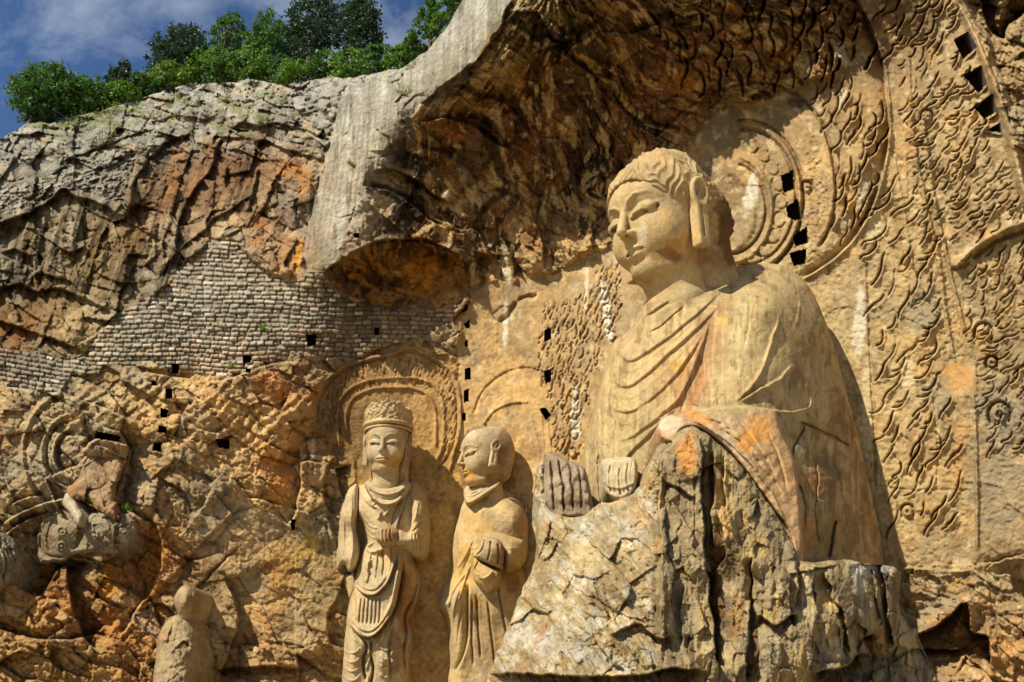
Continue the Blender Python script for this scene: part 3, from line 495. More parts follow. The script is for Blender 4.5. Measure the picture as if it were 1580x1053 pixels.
# carved wall: weathering, lime runs
tint(M_wall*smooth01((fbm(U/26, V/50, 151, 5)-.10)*4), (144, 128, 98), .45); tint(M_wall*smooth01((fbm(U/7, V/10, 154, 4)-.22)*6), (130, 106, 72), .45); tint(M_wall*smooth01((fbm(U/40, V/30, 152, 4)-.14)*4), (206, 160, 92), .40); tint(M_wall*smooth01((nb-.22)*6), (214, 190, 142), .4)
tint(M_halo*smooth01((fbm(U/20, V/34, 153, 5)-.10)*4), (206, 158, 84), .4); tint((M_wall+M_halo)*smooth01((fbm(U/18+5, V/24, 155, 5)-.16)*5), (142, 108, 66), .5)
for x, y, rx, ry, rot, rgb in [(1325,500,10,56,4,(206,198,172)),(1338,640,8,90,0,(204,184,136)),(1158,300,10,34,12,(216,208,188)),(1300,150,6,20,10,(214,196,160)),(1332,300,8,24,10,(208,200,178)),(935,480,8,44,-8,(220,212,190)),(888,640,9,50,0,(214,206,182)),(780,500,4,40,2,(216,206,180)),(905,440,4,44,3,(216,202,168)),
  (1478,585,27,30,0,(206,150,82)),(1480,700,10,60,5,(190,140,80)),(1430,480,30,40,0,(150,138,110)),(1545,640,44,60,0,(140,128,104)),(1560,540,30,60,0,(150,128,90)),(1450,610,20,30,0,(150,136,108)),(1545,760,50,70,10,(142,128,102)),(1400,580,12,40,0,(196,176,132)),(1348,350,10,30,15,(205,190,150)),
  (430,545,60,8,-4,(150,130,100)),(470,705,34,5,6,(214,200,170)),(483,690,3,16,0,(214,200,170)),(150,770,14,24,20,(180,120,66)),(165,900,10,34,4,(196,112,40)),(290,880,12,30,0,(170,100,56)),(80,880,30,26,0,(150,104,60)),(420,600,30,22,10,(196,120,80)),(430,745,14,40,5,(204,130,62)),
  (232,860,12,50,3,(190,120,60)),(430,900,20,60,5,(196,150,84)),(310,900,50,40,30,(128,100,66)),(240,700,20,20,0,(160,140,104)),(320,760,44,40,20,(146,132,104)),(480,840,14,20,-20,(206,170,80)),(455,865,14,12,-20,(204,166,78)),(285,705,20,18,0,(140,128,104)),(235,870,16,60,12,(186,116,60)),(1545,1000,30,20,0,(196,146,84)),
  (1450,930,30,20,0,(150,136,110)),(1465,960,24,18,-20,(140,80,40)),(1480,1000,60,16,0,(110,66,32)),(1300,1035,90,16,0,(80,56,32)),(448,262,22,20,10,(176,108,56)),(470,285,14,20,10,(176,112,62)),(400,345,12,18,0,(172,104,70)),(395,372,12,12,0,(178,112,74))]: spot(x, y, rx, ry, rgb, .7, rot)
gb = COL.mean(-1, keepdims=True); COL = COL+(gb*np.array([1.22, 1.0, .66])-COL)*(.14*M_wall)[..., None]
# grass tufts' earth and lichen on the crest
tint(smooth01((230-V)/40)*smooth01((440-U)/30)*smooth01((fbm(U/20, V/12, 161, 4)-.22)*8), (120, 128, 60), .6)
# ---------------------------------------------------------------- sheets of stone from the relief
skyl = np.array([(-260,236),(0,214),(40,192),(62,186),(75,192),(110,180),(160,170),(200,158),(250,140),(300,128),(345,130),(385,122),(420,130),(470,128),(505,118),(530,122),(580,112),(620,104),(655,82),(690,42),(715,-4),(745,-70),(800,-180),(880,-300),(980,-400),(1900,-401)])
vsky = np.interp(U, skyl[:, 0], skyl[:, 1])+3.0*fbm(U/13, U*0, 171, 3)
Vm = np.where((V < vsky) & (V > vsky-STEP*1.01), vsky, V)          # snap one row on the crest line
keep = V > vsky-STEP*1.0
P3 = unproj(U, Vm, Yb-H).astype(f4)
holes = []                                                        # beam sockets cut as real recesses: quad corners in the picture
for q in [[(1470,62),(1495,48),(1509,72),(1486,94)],[(1484,116),(1516,100),(1524,130),(1510,146)],[(1502,166),(1534,142),(1540,172),(1518,186)],[(1520,202),(1544,188),(1548,206)],
          [(1204,270),(1224,262),(1227,292),(1208,300)],[(1212,318),(1232,306),(1240,338),(1226,342),(1214,336)],[(1222,364),(1246,348),(1248,376),(1226,382)],[(1216,390),(1246,382),(1243,408),(1224,412)],
          [(839,509),(852,504),(851,524),(839,530)],[(839,572),(851,568),(852,590),(840,594)],[(830,630),(842,628),(852,640),(842,652)],
          [(716,568),(727,566),(727,586),(717,588)],[(714,602),(725,598),(724,620),(714,623)],[(711,638),(719,635),(719,650),(711,651)],[(714,500),(727,490),(725,508),(718,508)],[(716,528),(722,522),(722,536),(716,536)],
          [(470,516),(490,515),(488,534),(474,536)],[(576,504),(587,505),(586,519),(577,518)],[(373,548),(391,547),(388,560),(374,562)],[(264,560),(279,561),(276,577),(264,577)],[(255,598),(268,600),(266,616),(254,616)],
          [(247,628),(261,632),(258,646),(246,646)],[(244,655),(258,658),(258,670),(242,669)],[(236,682),(251,683),(249,698),(234,697)],[(147,664),(187,672),(184,683),(146,678)],[(330,676),(355,678),(355,694),(336,692)],
          [(448,800),(457,800),(456,820),(449,820)],[(545,359),(556,359),(555,368),(546,368)],[(378,568),(388,569),(387,577),(378,576)],[(232,586),(243,588),(241,597),(232,596)],
          [(712,485),(716,470),(722,468),(722,480)]]:
    holes.append(np.array(q, float))
hm = np.zeros(U.shape, bool)
for q in holes:
    s = win(q, 4); hm[s] |= inside(U[s], V[s], q)
GX0, GY0, GST = us[0], vs[0], STEP
nv_, nu_ = U.shape; idx = np.arange(nv_*nu_).reshape(nv_, nu_)
quad = np.stack([idx[1:, :-1], idx[1:, 1:], idx[:-1, 1:], idx[:-1, :-1]], -1)
def q4(A): return (A[1:, :-1]+A[1:, 1:]+A[:-1, 1:]+A[:-1, :-1])/4
kq = (keep[1:, :-1] & keep[1:, 1:] & keep[:-1, 1:] & keep[:-1, :-1]) & ~(hm[1:, :-1] & hm[1:, 1:] & hm[:-1, 1:] & hm[:-1, :-1])
own = np.zeros(kq.shape, np.int8)                                 # which sheet owns each quad
own[q4(M_ceil) > .5] = 3; own[(q4(M_wall) > .5)] = 4; own[q4(M_b1) > .5] = 1; own[q4(M_b2) > .5] = 1; own[q4(M_b3) > .5] = 2
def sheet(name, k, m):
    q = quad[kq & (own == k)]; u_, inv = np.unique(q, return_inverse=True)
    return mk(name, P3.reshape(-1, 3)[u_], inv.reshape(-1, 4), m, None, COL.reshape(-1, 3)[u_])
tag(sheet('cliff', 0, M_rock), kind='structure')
tag(sheet('masonry_wall', 1, M_smooth), 'grey retaining wall of squared stone courses patching the cliff below the tall cut slab', 'retaining wall')
tag(sheet('dry_stone_wall', 2, M_rock), 'weathered dry stone packing on the upper left cliff below the crest', 'stone wall')
tag(sheet('grotto_ceiling', 3, M_rock), kind='structure')
gw = sheet('carved_grotto_wall', 4, M_smooth)
tag(gw, 'tan back wall carved with a flaming halo behind the great seated statue', 'carved wall')
# hill behind the crest
uu = np.arange(-230, 1000, 6.); vv = np.interp(uu, skyl[:, 0], skyl[:, 1])
Yk = Yc[np.clip(((vv-cv[0])/12).astype(int), 0, len(cv)-1), np.clip(((uu-cu[0])/12).astype(int), 0, len(cu)-1)]
c0 = unproj(uu, vv+1.5, Yk+.1); rows = [c0]
for k in range(1, 16):
    t = k*3.0; r_ = c0+np.c_[0*uu, 0*uu+t, .10*t+.5*fbm(uu/60+k*.3, uu*0+k, 181, 3)*min(k, 4)/4-.25]; rows.append(r_)
R = np.array(rows); n1, n2 = R.shape[:2]; ii = np.arange(n1*n2).reshape(n1, n2); qd = np.stack([ii[:-1, :-1], ii[:-1, 1:], ii[1:, 1:], ii[1:, :-1]], -1).reshape(-1, 4)
hc = np.tile(c3(110, 112, 60), (n1*n2, 1)); tag(mk('hilltop', R.reshape(-1, 3), qd, M_rock, None, hc), kind='structure')
# ground of the court, out of the frame below
gx = np.linspace(-60, 60, 2); M_gr = M_smooth
tag(mk('ground', [(-400, -300, 0), (400, -300, 0), (400, 400, 0), (-400, 400, 0)], [(0, 1, 2, 3)], M_gr, None, np.tile(c3(176, 160, 130), (4, 1))), kind='structure')
# beam sockets
M_hole = bpy.data.materials.new('socket_stone'); M_hole.use_nodes = True
b_ = M_hole.node_tree.nodes['Principled BSDF']; b_.inputs['Roughness'].default_value = 1; nn = M_hole.node_tree.nodes.new('ShaderNodeTexNoise'); nn.inputs['Scale'].default_value = 9
rr_ = M_hole.node_tree.nodes.new('ShaderNodeValToRGB'); rr_.color_ramp.elements[0].color = (.03, .02, .012, 1); rr_.color_ramp.elements[1].color = (.12, .07, .035, 1)
M_hole.node_tree.links.new(nn.outputs[0], rr_.inputs[0]); M_hole.node_tree.links.new(rr_.outputs[0], b_.inputs['Base Color'])
def Yat(x, y):
    j = int((x-us[0])/STEP); i = int((y-vs[0])/STEP); return float((Yb-H)[i, j])
hl = ['topmost square socket beside the pale rim at the upper right','second socket down beside the pale rim at the upper right','third socket down beside the pale rim at the upper right','lowest, half closed socket beside the pale rim at the upper right',
 'upper socket on the head halo right of the great head','second socket down right of the great head','third socket down right of the great head','lowest shallow socket just above the great shoulder',
 'upper upright socket in the wall left of the great robe','middle upright socket in the wall left of the great robe','slanted broken socket in the wall above the stub of stone',
 'upright socket right of the flaming halo, upper of a close pair','upright socket right of the flaming halo, lower of a close pair','small socket just above the bald head','triangular socket high above the bald head','tiny socket below the triangular one','large dark socket at the foot of the cut slab','socket in shaded masonry above the flaming halo',
 'wide socket at the lower edge of the masonry','square socket under the middle of the masonry','upright socket below the masonry edge, upper of a column','second socket of the column below the masonry','third socket of the column below the masonry','lowest square socket of the column below the masonry',
 'long slot above the broken head stump','irregular deep hole in the chiselled rock','narrow slot in the rough rock left of the crowned statue','small hole in the pale lip of the slab','small hole under the wide masonry socket','small hole left of the square masonry socket','dark notch at the end of the side niche']
for q, lab in zip(holes, hl):
    c = q.mean(0); Y0 = Yat(*c); dp = .9 if np.ptp(q[:, 0]) > 14 else .6
    e = c+(q-c)*1.10; n = len(q)
    if ((q[:, 0]*np.roll(q[:, 1], -1)-q[:, 1]*np.roll(q[:, 0], -1)).sum()) < 0: e = e[::-1]
    ys = np.array([Yat(*p) for p in e]); fr = unproj(e[:, 0], e[:, 1], np.clip(ys, Y0-.5, Y0+.5)-.0)
    cc = fr.mean(0); fr = fr+np.array([0, .06, 0]); ray = cc-np.array([0, 0, CAMZ]); ray = ray/np.linalg.norm(ray)*.8+np.array([0, .25, 0]); bk = cc+(fr-cc)*.92+ray*dp*1.5
    vts = np.vstack([fr, bk, [bk.mean(0)]]); fc = [(i, (i+1) % n, n+(i+1) % n, n+i) for i in range(n)]+[(n+i, n+(i+1) % n, 2*n, 2*n) for i in range(n)]
    me = bpy.data.meshes.new('beam_socket'); me.from_pydata([tuple(map(float, v)) for v in vts], [], [f if f[2] != f[3] else f[:3] for f in fc]); me.materials.append(M_hole)
    o = bpy.data.objects.new('beam_socket', me); C.objects.link(o); tag(o, lab, 'beam socket', 'square beam sockets cut in the rock')
# ---------------------------------------------------------------- sculpting kit
def sp_ell(P, c, r):
    q = (P-np.array(c))/np.array(r); k0 = np.linalg.norm(q, axis=-1); k1 = np.linalg.norm(q/np.array(r), axis=-1)
    return k0*(k0-1)/np.maximum(k1, 1e-6)
def sp_cap(P, a, b, r1, r2=None):
    a = np.array(a, float); b = np.array(b, float); r2 = r1 if r2 is None else r2; ba = b-a; t = np.clip(((P-a)@ba)/(ba@ba), 0, 1)
    return np.linalg.norm(P-a-t[..., None]*ba, axis=-1)-(r1+(r2-r1)*t)
def sp_line(P, pts, r):
    d = None
    for a, b in zip(pts[:-1], pts[1:]):
        e = sp_cap(P, a, b, r); d = e if d is None else np.minimum(d, e)
    return d
def smin(a, b, k): h = np.clip(.5+.5*(b-a)/k, 0, 1); return b+(a-b)*h-k*h*(1-h)
def ssub(a, b, k): return -smin(-a, b, k)       # a minus b
def smax(a, b, k): return -smin(-a, -b, k)
def nets(f, lo, hi, h, band=2.2):              # sparse evaluation of a distance field, then surface nets
    lo = np.array(lo, float); n = np.ceil((np.array(hi)-lo)/h/8).astype(int)*8+1; B = 8
    cs = [lo[i]+h*(np.arange((n[i]-1)//B)*B+B/2) for i in range(3)]
    G = np.stack(np.meshgrid(*cs, indexing='ij'), -1); dc = f(G.reshape(-1, 3)).reshape(G.shape[:3])
    D = np.repeat(np.repeat(np.repeat(dc, B, 0), B, 1), B, 2).astype(f4); D = np.pad(D, ((0, 1),)*3, mode='edge')
    D = np.where(D > 0, 9., -9.).astype(f4)
    act = np.argwhere(np.abs(dc) < h*B*.87*1.25+h*band)
    o = np.arange(B+1); ox, oy, oz = np.meshgrid(o, o, o, indexing='ij'); off = np.c_[ox.ravel(), oy.ravel(), oz.ravel()]
    for k in range(0, len(act), 900):
        I = (act[k:k+900]*B)[:, None, :]+off[None]; I = I.reshape(-1, 3); D[I[:, 0], I[:, 1], I[:, 2]] = f(lo+I*h)
    S = D < 0; c = [S[i:S.shape[0]-1+i, j:S.shape[1]-1+j, k:S.shape[2]-1+k] for i in (0, 1) for j in (0, 1) for k in (0, 1)]
    cnt = sum(a.astype(np.int8) for a in c); cell = (cnt > 0) & (cnt < 8); ci = np.argwhere(cell); vid = -np.ones(cell.shape, np.int64); vid[cell] = np.arange(len(ci))
    acc = np.zeros((len(ci), 3)); num = np.zeros(len(ci)); co = [(i, j, k) for i in (0, 1) for j in (0, 1) for k in (0, 1)]
    for a in range(8):
        for b in range(a+1, 8):
            if sum(abs(x-y) for x, y in zip(co[a], co[b])) != 1: continue
            ia = ci+co[a]; ib = ci+co[b]; da = D[tuple(ia.T)]; db = D[tuple(ib.T)]; m = (da < 0) != (db < 0)
            t = (da/(da-db+1e-12))[:, None]; p = np.array(co[a])+(np.array(co[b])-np.array(co[a]))*t; acc[m] += p[m]; num[m] += 1
    Vt = lo+(ci+acc/np.maximum(num, 1)[:, None])*h; F_ = []
    for ax in range(3):
        sl0 = [slice(1, -1)]*3; sl0[ax] = slice(0, -1); sl1 = list(sl0); sl1[ax] = slice(1, None)
        a = S[tuple(sl0)]; b = S[tuple(sl1)]; e = np.argwhere(a != b); 
        if not len(e): continue
        fl = a[tuple(e.T)]; base = e.copy(); o1, o2 = [(1, 2), (2, 0), (0, 1)][ax]
        for q in range(3):
            if q != ax: base[:, q] += 1
        d1 = np.zeros(3, int); d1[o1] = 1; d2 = np.zeros(3, int); d2[o2] = 1
        q = np.stack([vid[tuple((base-d1-d2).T)], vid[tuple((base-d2).T)], vid[tuple(base.T)], vid[tuple((base-d1).T)]], -1)
        q[~fl] = q[~fl][:, ::-1]; F_.append(q)
    return Vt, np.vstack(F_)
def frame(yaw, pitch, roll=0):                 # columns: statue's left, forward, up ; yaw turns the face from the viewer to picture-left
    a, p, r = map(math.radians, (yaw, pitch, roll)); f = np.array([-math.sin(a)*math.cos(p), -math.cos(a)*math.cos(p), -math.sin(p)])
    l = np.array([math.cos(a), -math.sin(a), 0.]); u = np.cross(l, f); u = u if u[2] > 0 else -u
    l2 = l*math.cos(r)+u*math.sin(r); u2 = u*math.cos(r)-l*math.sin(r)
    return np.stack([l2, f, u2], 1)
def face_sdf(P, kind='great'):
    X = P.copy(); ax = np.abs(X[:, 0]); Q = np.c_[ax, X[:, 1], X[:, 2]]
    d = smin(sp_ell(X, (0, -.07, .13), (.425, .47, .42)), sp_ell(X, (0, .06, -.17), (.378, .37, .475)), .12)
    if kind == 'monk': d = smin(sp_ell(X, (0, -.10, .16), (.405, .50, .40)), sp_ell(X, (0, .06, -.16), (.345, .37, .45)), .14)
    d = smin(d, sp_ell(Q, (.17, .235, -.28), (.170, .165, .19)), .13)                    # cheeks
    d = smin(d, sp_ell(X, (0, .285, -.555), (.150, .115, .10)), .11)                     # chin
    d = smin(d, sp_ell(X, (0, .12, -.59), (.27, .2, .10)), .12)                          # soft under-chin
    d = smin(d, sp_ell(X, (0, .22, .12), (.30, .20, .18)), .10)                          # brow and forehead
    d = ssub(d, sp_ell(Q, (.175, .470, -.025), (.150, .090, .078)), .035)                # sockets
    brow = [(.030, .425, .010), (.08, .440, .070), (.16, .424, .102), (.25, .350, .090), (.32, .245, .030)]
    d = smin(d, sp_line(Q, brow, .012), .022)
    d = smin(d, sp_ell(Q, (.172, .348, -.060), (.132, .078, .072)), .018)                # lidded eyeballs
    d = ssub(d, sp_line(Q, [(.075, .410, -.108), (.12, .418, -.104), (.19, .402, -.097), (.25, .345, -.080), (.28, .300, -.066)], .027), .008)
    d = smin(d, sp_line(Q, [(.065, .412, -.085), (.12, .437, -.073), (.19, .420, -.064), (.26, .345, -.042), (.31, .255, -.020)], .012), .014)
    d = smin(d, sp_cap(X, (0, .400, .055), (0, .528, -.220), .030, .046), .035)           # nose
    d = smin(d, sp_ell(Q, (.048, .452, -.243), (.036, .052, .034)), .02)
    d = smin(d, sp_ell(X, (0, .365, -.405), (.13, .075, .085)), .06)                    # muzzle
    d = smin(d, sp_line(Q, [(0, .430, -.382), (.028, .434, -.374), (.075, .410, -.388), (.108, .376, -.402)], .022), .015)
    d = smin(d, sp_line(Q, [(0, .422, -.440), (.036, .414, -.436), (.070, .394, -.420)], .027), .016)
    d = ssub(d, sp_line(Q, [(0, .458, -.411), (.045, .446, -.408), (.08, .420, -.406), (.112, .388, -.408)], .0155), .006)
    d = ssub(d, sp_line(Q, [(0, .428, -.492), (.05, .402, -.486)], .014), .035)
    nk = (sp_cap(X, (0, -.04, -.40), (0, .02, -1.15), .25, .30) if kind == 'great' else sp_cap(X, (0, -.10, -.45), (0, -.22, -1.15), .215, .23))+.007*np.sin(X[:, 2]*30+2*X[:, 1])
    return smin(d, nk, .07)
def ear_sdf(P):
    Q = np.c_[np.abs(P[:, 0]), P[:, 1], P[:, 2]]; q = Q.copy(); q[:, 0] -= .455+.03*Q[:, 2]; q[:, 1] -= -.07-.20*(Q[:, 2]+.05)
    box = np.abs(q-np.array([-.01, 0, -.22]))-np.array([.03, .055, .27]); d = np.linalg.norm(np.maximum(box, 0), axis=1)+np.minimum(box.max(1), 0)-.022
    k = np.hypot(q[:, 1]/.095, (q[:, 2]-.02)/.135); ringd = np.hypot((k-1)*.105, q[:, 0]-.022)-.026
    d = smin(smax(d, -(-.02-q[:, 2]), .02), sp_ell(q, (-.01, 0, .02), (.035, .095, .135)), .02)
    d = smin(d, ringd, .015); d = ssub(d, sp_ell(q, (.05, .0, .02), (.045, .055, .085)), .015)
    d = smin(d, sp_line(q, [(.02, -.02, .07), (.03, .02, .0), (.02, .0, -.08)], .014), .015)
    d = ssub(d, sp_line(q, [(.032, .012, -.13), (.032, .008, -.42)], .013), .010)
    d = smin(d, sp_line(q, [(.02, -.07, -.06), (.02, -.060, -.25), (.018, -.062, -.46)], .017), .015)
    return smin(d, sp_line(q, [(.02, .07, -.04), (.018, .058, -.2), (.018, .060, -.46)], .017), .015)
def hair_sdf(P, kind='great'):
    X = P; ax = np.abs(X[:, 0])
    d = smin(sp_ell(X, (0, -.06, .14), (.440, .485, .42)), sp_ell(X, (0, -.20, .38), (.345, .37, .30)), .10)
    d = smin(d, sp_ell(X, (0, -.42, .02), (.39, .44, .50)), .12); d = smin(d, sp_cap(X, (0, -.44, -.2), (0, -.42, -.8), .34, .34), .10)
    a = np.arctan2(X[:, 0], X[:, 1]+.15); el = X[:, 2]+.25*np.abs(X[:, 0])
    # locks: sheaves of crescent waves combed up and back from the brow
    m1 = fbm(a*2.2, el*2.6, 204, 3); tri = lambda q: 2*np.abs(q-np.floor(q)-.5)
    t1 = tri(a*1.3+.45*m1); ph = el*24+8*t1+2.2*m1; ph2 = X[:, 1]*17-el*8+5*np.abs(X[:, 0])+3*fbm(X[:, 0]*4, X[:, 1]*4, 206, 3)
    bl = smooth01((X[:, 2]-.36)/.16); wvv = (1-np.abs(np.sin(ph)))*(1-bl)+(1-np.abs(np.sin(ph2)))*bl; on = smooth01((X[:, 2]+.28)/.1)
    worn = .75+.35*smooth01((.20-X[:, 1])*2.4+.4*vn(a*3, el*4, 209))
    d = d-on*(.026*worn*wvv+.022*worn*(1-t1)**3+.010*ridged(a*3, el*5, 202, 3))-.015*(1-on)*fbm(a*4, el*6, 210, 3)
    E = (np.sqrt((X[:, 0]/.385)**2+((X[:, 2]+.14)/.430)**2)-1)*.385
    d = smax(d, -np.maximum(E, -.06-X[:, 1]), .010); return smax(smax(d, -(X[:, 2]+.85), .02), -(X[:, 2]+.12+.75*smooth01((-.07-X[:, 1])/.05)), .01)
def place(Vt, R, s, o): return (Vt*s)@R.T+o
def tintfn(P, pts, rgbs, sd=0, var=.10):       # colours by noise-blended choice between beds
    n = fbm(P[:, 0]*.9+P[:, 1]*.5, P[:, 2]*.9, 301+sd, 5); n2 = fbm(P[:, 0]*2.6+P[:, 1], P[:, 2]*1.1, 311+sd, 4)
    c = np.tile(c3(*rgbs[0]), (len(P), 1)); 
    for k, (rgb, thr, al, st) in enumerate(rgbs[1:]):
        m = fbm(P[:, 0]*(1.1+.3*k)+P[:, 1], P[:, 2]*(.8 if st else 1.1)+k*7, 321+sd+k, 5); a = (smooth01((m-thr)*5)*al)[:, None]; c = c*(1-a)+c3(*rgb)*a
    c = c*(1+var*n2)[:, None]; g = c.mean(1, keepdims=True)*np.array([1.2, 1.0, .7]); return c*.85+g*.15
def pxspot(c, P, x, y, rx, ry, rgb, a=.7, rot=0, wob=.5):   # a stain, or shade painted in, around one place of the surface
    u, v = proj(P); r = math.radians(rot); du = u-x; dv = v-y
    d = np.hypot((du*math.cos(r)+dv*math.sin(r))/rx, (-du*math.sin(r)+dv*math.cos(r))/ry)+wob*fbm(u/12, v/12, 331, 4)
    m = (smooth01((1-d)*2+.3)*a)[:, None]; return c*(1-m)+c3(*rgb)*m
def cam_grid(x0, y0, x1, y1, st):
    global us, vs, U, V, H, STEP
    STEP = st; us = np.arange(x0, x1, st); vs = np.arange(y0, y1, st); U, V = np.meshgrid(us, vs); U = U.astype(f4); V = V.astype(f4); H = np.zeros_like(U)
def inflate(name, out, ys, w, b, T, m, parent, carve=None, colour=None, st=1.3, n=5, open_dir=(0, 1, 0), seed=0, wob=0, pw=.5, label=None):
    """solid carved piece: traced outline given real depth control (ys), rounded rim of w px / b metres, thickness T, then cut lines"""
    P = crom(out, n, True) if n else np.array(out, float)
    x0, y0 = P.min(0)-4*st; x1, y1 = P.max(0)+4*st; cam_grid(x0, y0, x1, y1, st)
    du, dv = (0, 0) if not wob else (wob*fbm(U/16, V/16, 401+seed, 4), wob*fbm(U/16, V/16, 402+seed, 4))
    sd = sdist(U+du, V+dv, P); gy, gx_ = np.gradient(sd, st)
    near = (np.abs(sd) < .75*st); g2 = np.maximum(np.hypot(gx_, gy), .3)
    u = U.copy(); v = V.copy(); u[near] -= (sd*gx_/g2**2)[near]; v[near] -= (sd*gy/g2**2)[near]
    ins = (sd > 0) | near; dd = np.clip(sd, 0, None); dd[near] = 0
    wl = w(U, V) if callable(w) else w
    rim = (1-(1-np.clip(dd/wl, 0, 1))**2)**pw
    cu_, cv_ = np.arange(x0-9, x1+18, 8.), np.arange(y0-9, y1+18, 8.); A, B_ = np.meshgrid(cu_, cv_)
    y = rbf([k[:2] for k in ys], [k[2] for k in ys], A, B_)[..., 0]
    fx = (U-cu_[0])/8; fy = (V-cv_[0])/8; ix = fx.astype(int); iy = fy.astype(int); fx = fx-ix; fy = fy-iy
    Y = (y[iy, ix]*(1-fx)+y[iy, ix+1]*fx)*(1-fy)+(y[iy+1, ix]*(1-fx)+y[iy+1, ix+1]*fx)*fy
    if carve: carve()
    Y = Y+b*(1-rim)-H*smooth01(dd/(2.5*st)+.0)
    Pn = unproj(u, v, Y); nv, nu = U.shape; idx = np.arange(nv*nu).reshape(nv, nu)
    q = np.stack([idx[1:, :-1], idx[1:, 1:], idx[:-1, 1:], idx[:-1, :-1]], -1); k = ins[1:, :-1] & ins[1:, 1:] & ins[:-1, 1:] & ins[:-1, :-1]
    q = q[k]; e = np.vstack([q[:, [i, (i+1) % 4]] for i in range(4)]); key = e[:, 0].astype(np.int64)*nv*nu+e[:, 1]; rev = e[:, 1].astype(np.int64)*nv*nu+e[:, 0]
    bd = e[~np.isin(key, rev)]; bv_, binv = np.unique(bd, return_inverse=True); binv = binv.reshape(-1, 2)
    uq, inv = np.unique(q, return_inverse=True); inv = inv.reshape(-1, 4); FV = Pn.reshape(-1, 3)[uq]; pos = np.searchsorted(uq, bv_)
    od = np.array(open_dir, float); n0 = len(FV); fr = FV[pos]; rings = [fr+od*T*t for t in (.15, .5, 1.0)]
    allV = np.vstack([FV]+rings+[rings[-1].mean(0)[None]]); nb = len(pos); Fq = [inv]
    prev = pos[binv]
    for r_ in range(3):
        cur = n0+r_*nb+binv; Fq.append(np.c_[prev[:, 1], prev[:, 0], cur[:, 0], cur[:, 1]]); prev = cur
    col = colour(allV) if colour else np.tile(c3(190, 160, 110), (len(allV), 1))
    o = mk(name, allV[:-1], np.vstack(Fq), m, parent, col[:-1])
    if label: o['label'] = label
    return o
# ---------------------------------------------------------------- the great seated statue
G = empty('seated_statue', unproj(1180., 1000., 20.5), 'colossal seated stone figure in a draped robe with wavy hair and long ears', 'statue')
HC = unproj(1012., 335., 17.6); HR = frame(57, 15, -4); HS = 3.28
def headcol(P):
    c = tintfn(P, None, [(196, 166, 114), ((172, 150, 108), .05, .5, 1), ((206, 160, 90), .15, .4, 0), ((214, 192, 146), .25, .4, 1)], 1, .08)
    for x, y, rx, ry, rgb, a in [(1040, 386, 16, 18, (180, 124, 64), .6), (1030, 335, 16, 16, (206, 156, 88), .4), (992, 360, 7, 20, (214, 200, 170), .5), (1030, 395, 24, 14, (140, 92, 48), .7), (1126, 355, 24, 62, (104, 64, 36), .85), (1110, 400, 30, 16, (140, 92, 52), .5),  # dark brown spot behind the ear paints shade onto the back of the head
      (1078, 395, 18, 14, (190, 140, 80), .6), (985, 430, 30, 10, (160, 120, 70), .5), (1000, 430, 20, 20, (176, 150, 108), .3)]: c = pxspot(c, P, x, y, rx, ry, rgb, a)
    return c
vt, fc = nets(lambda P: face_sdf(P), (-.55, -.72, -1.2), (.55, .66, .66), .0085)
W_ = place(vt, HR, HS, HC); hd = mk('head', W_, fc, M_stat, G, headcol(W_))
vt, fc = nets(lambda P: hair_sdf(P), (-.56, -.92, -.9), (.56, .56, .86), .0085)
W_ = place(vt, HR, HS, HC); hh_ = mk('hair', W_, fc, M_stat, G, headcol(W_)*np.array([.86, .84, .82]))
for sgn in (1, -1):
    vt, fc = nets(lambda P: ear_sdf(P), (.30, -.26, -.62), (.56, .14, .24), .007)
    if sgn < 0: vt = vt*np.array([-1, 1, 1]); fc = fc[:, ::-1]
    W_ = place(vt, HR, HS, HC); mk('ear', W_, fc, M_stat, G, headcol(W_))

# robe
robe = [(1000,462),(986,488),(968,512),(950,524),(938,548),(930,585),(918,632),(905,690),(893,745),(886,800),(880,870),(900,960),(1375,960),(1372,905),(1366,862),(1354,800),(1340,740),(1322,665),(1303,595),(1287,535),(1272,492),(1257,458),(1240,432),(1217,414),(1192,407),(1160,408),(1122,414),(1080,424),(1040,440)]
robeY = [(1000,462,17.4),(1080,425,17.9),(1180,408,18.3),(1100,470,16.9),(1180,480,16.5),(1230,470,17.6),(1270,560,18.0),(1180,580,15.9),(1100,560,16.3),(1040,540,16.9),(980,530,17.9),(945,560,18.7),(1000,640,17.2),(930,660,18.9),(1080,640,16.2),(1180,680,15.6),(1290,680,18.1),(1330,780,18.9),
  (1250,800,15.6),(1100,800,15.8),(950,800,18.2),(890,800,19.0),(1360,880,19.5),(1250,950,15.3),(1000,950,16.5),(900,950,18.5),(1370,960,19.5)]
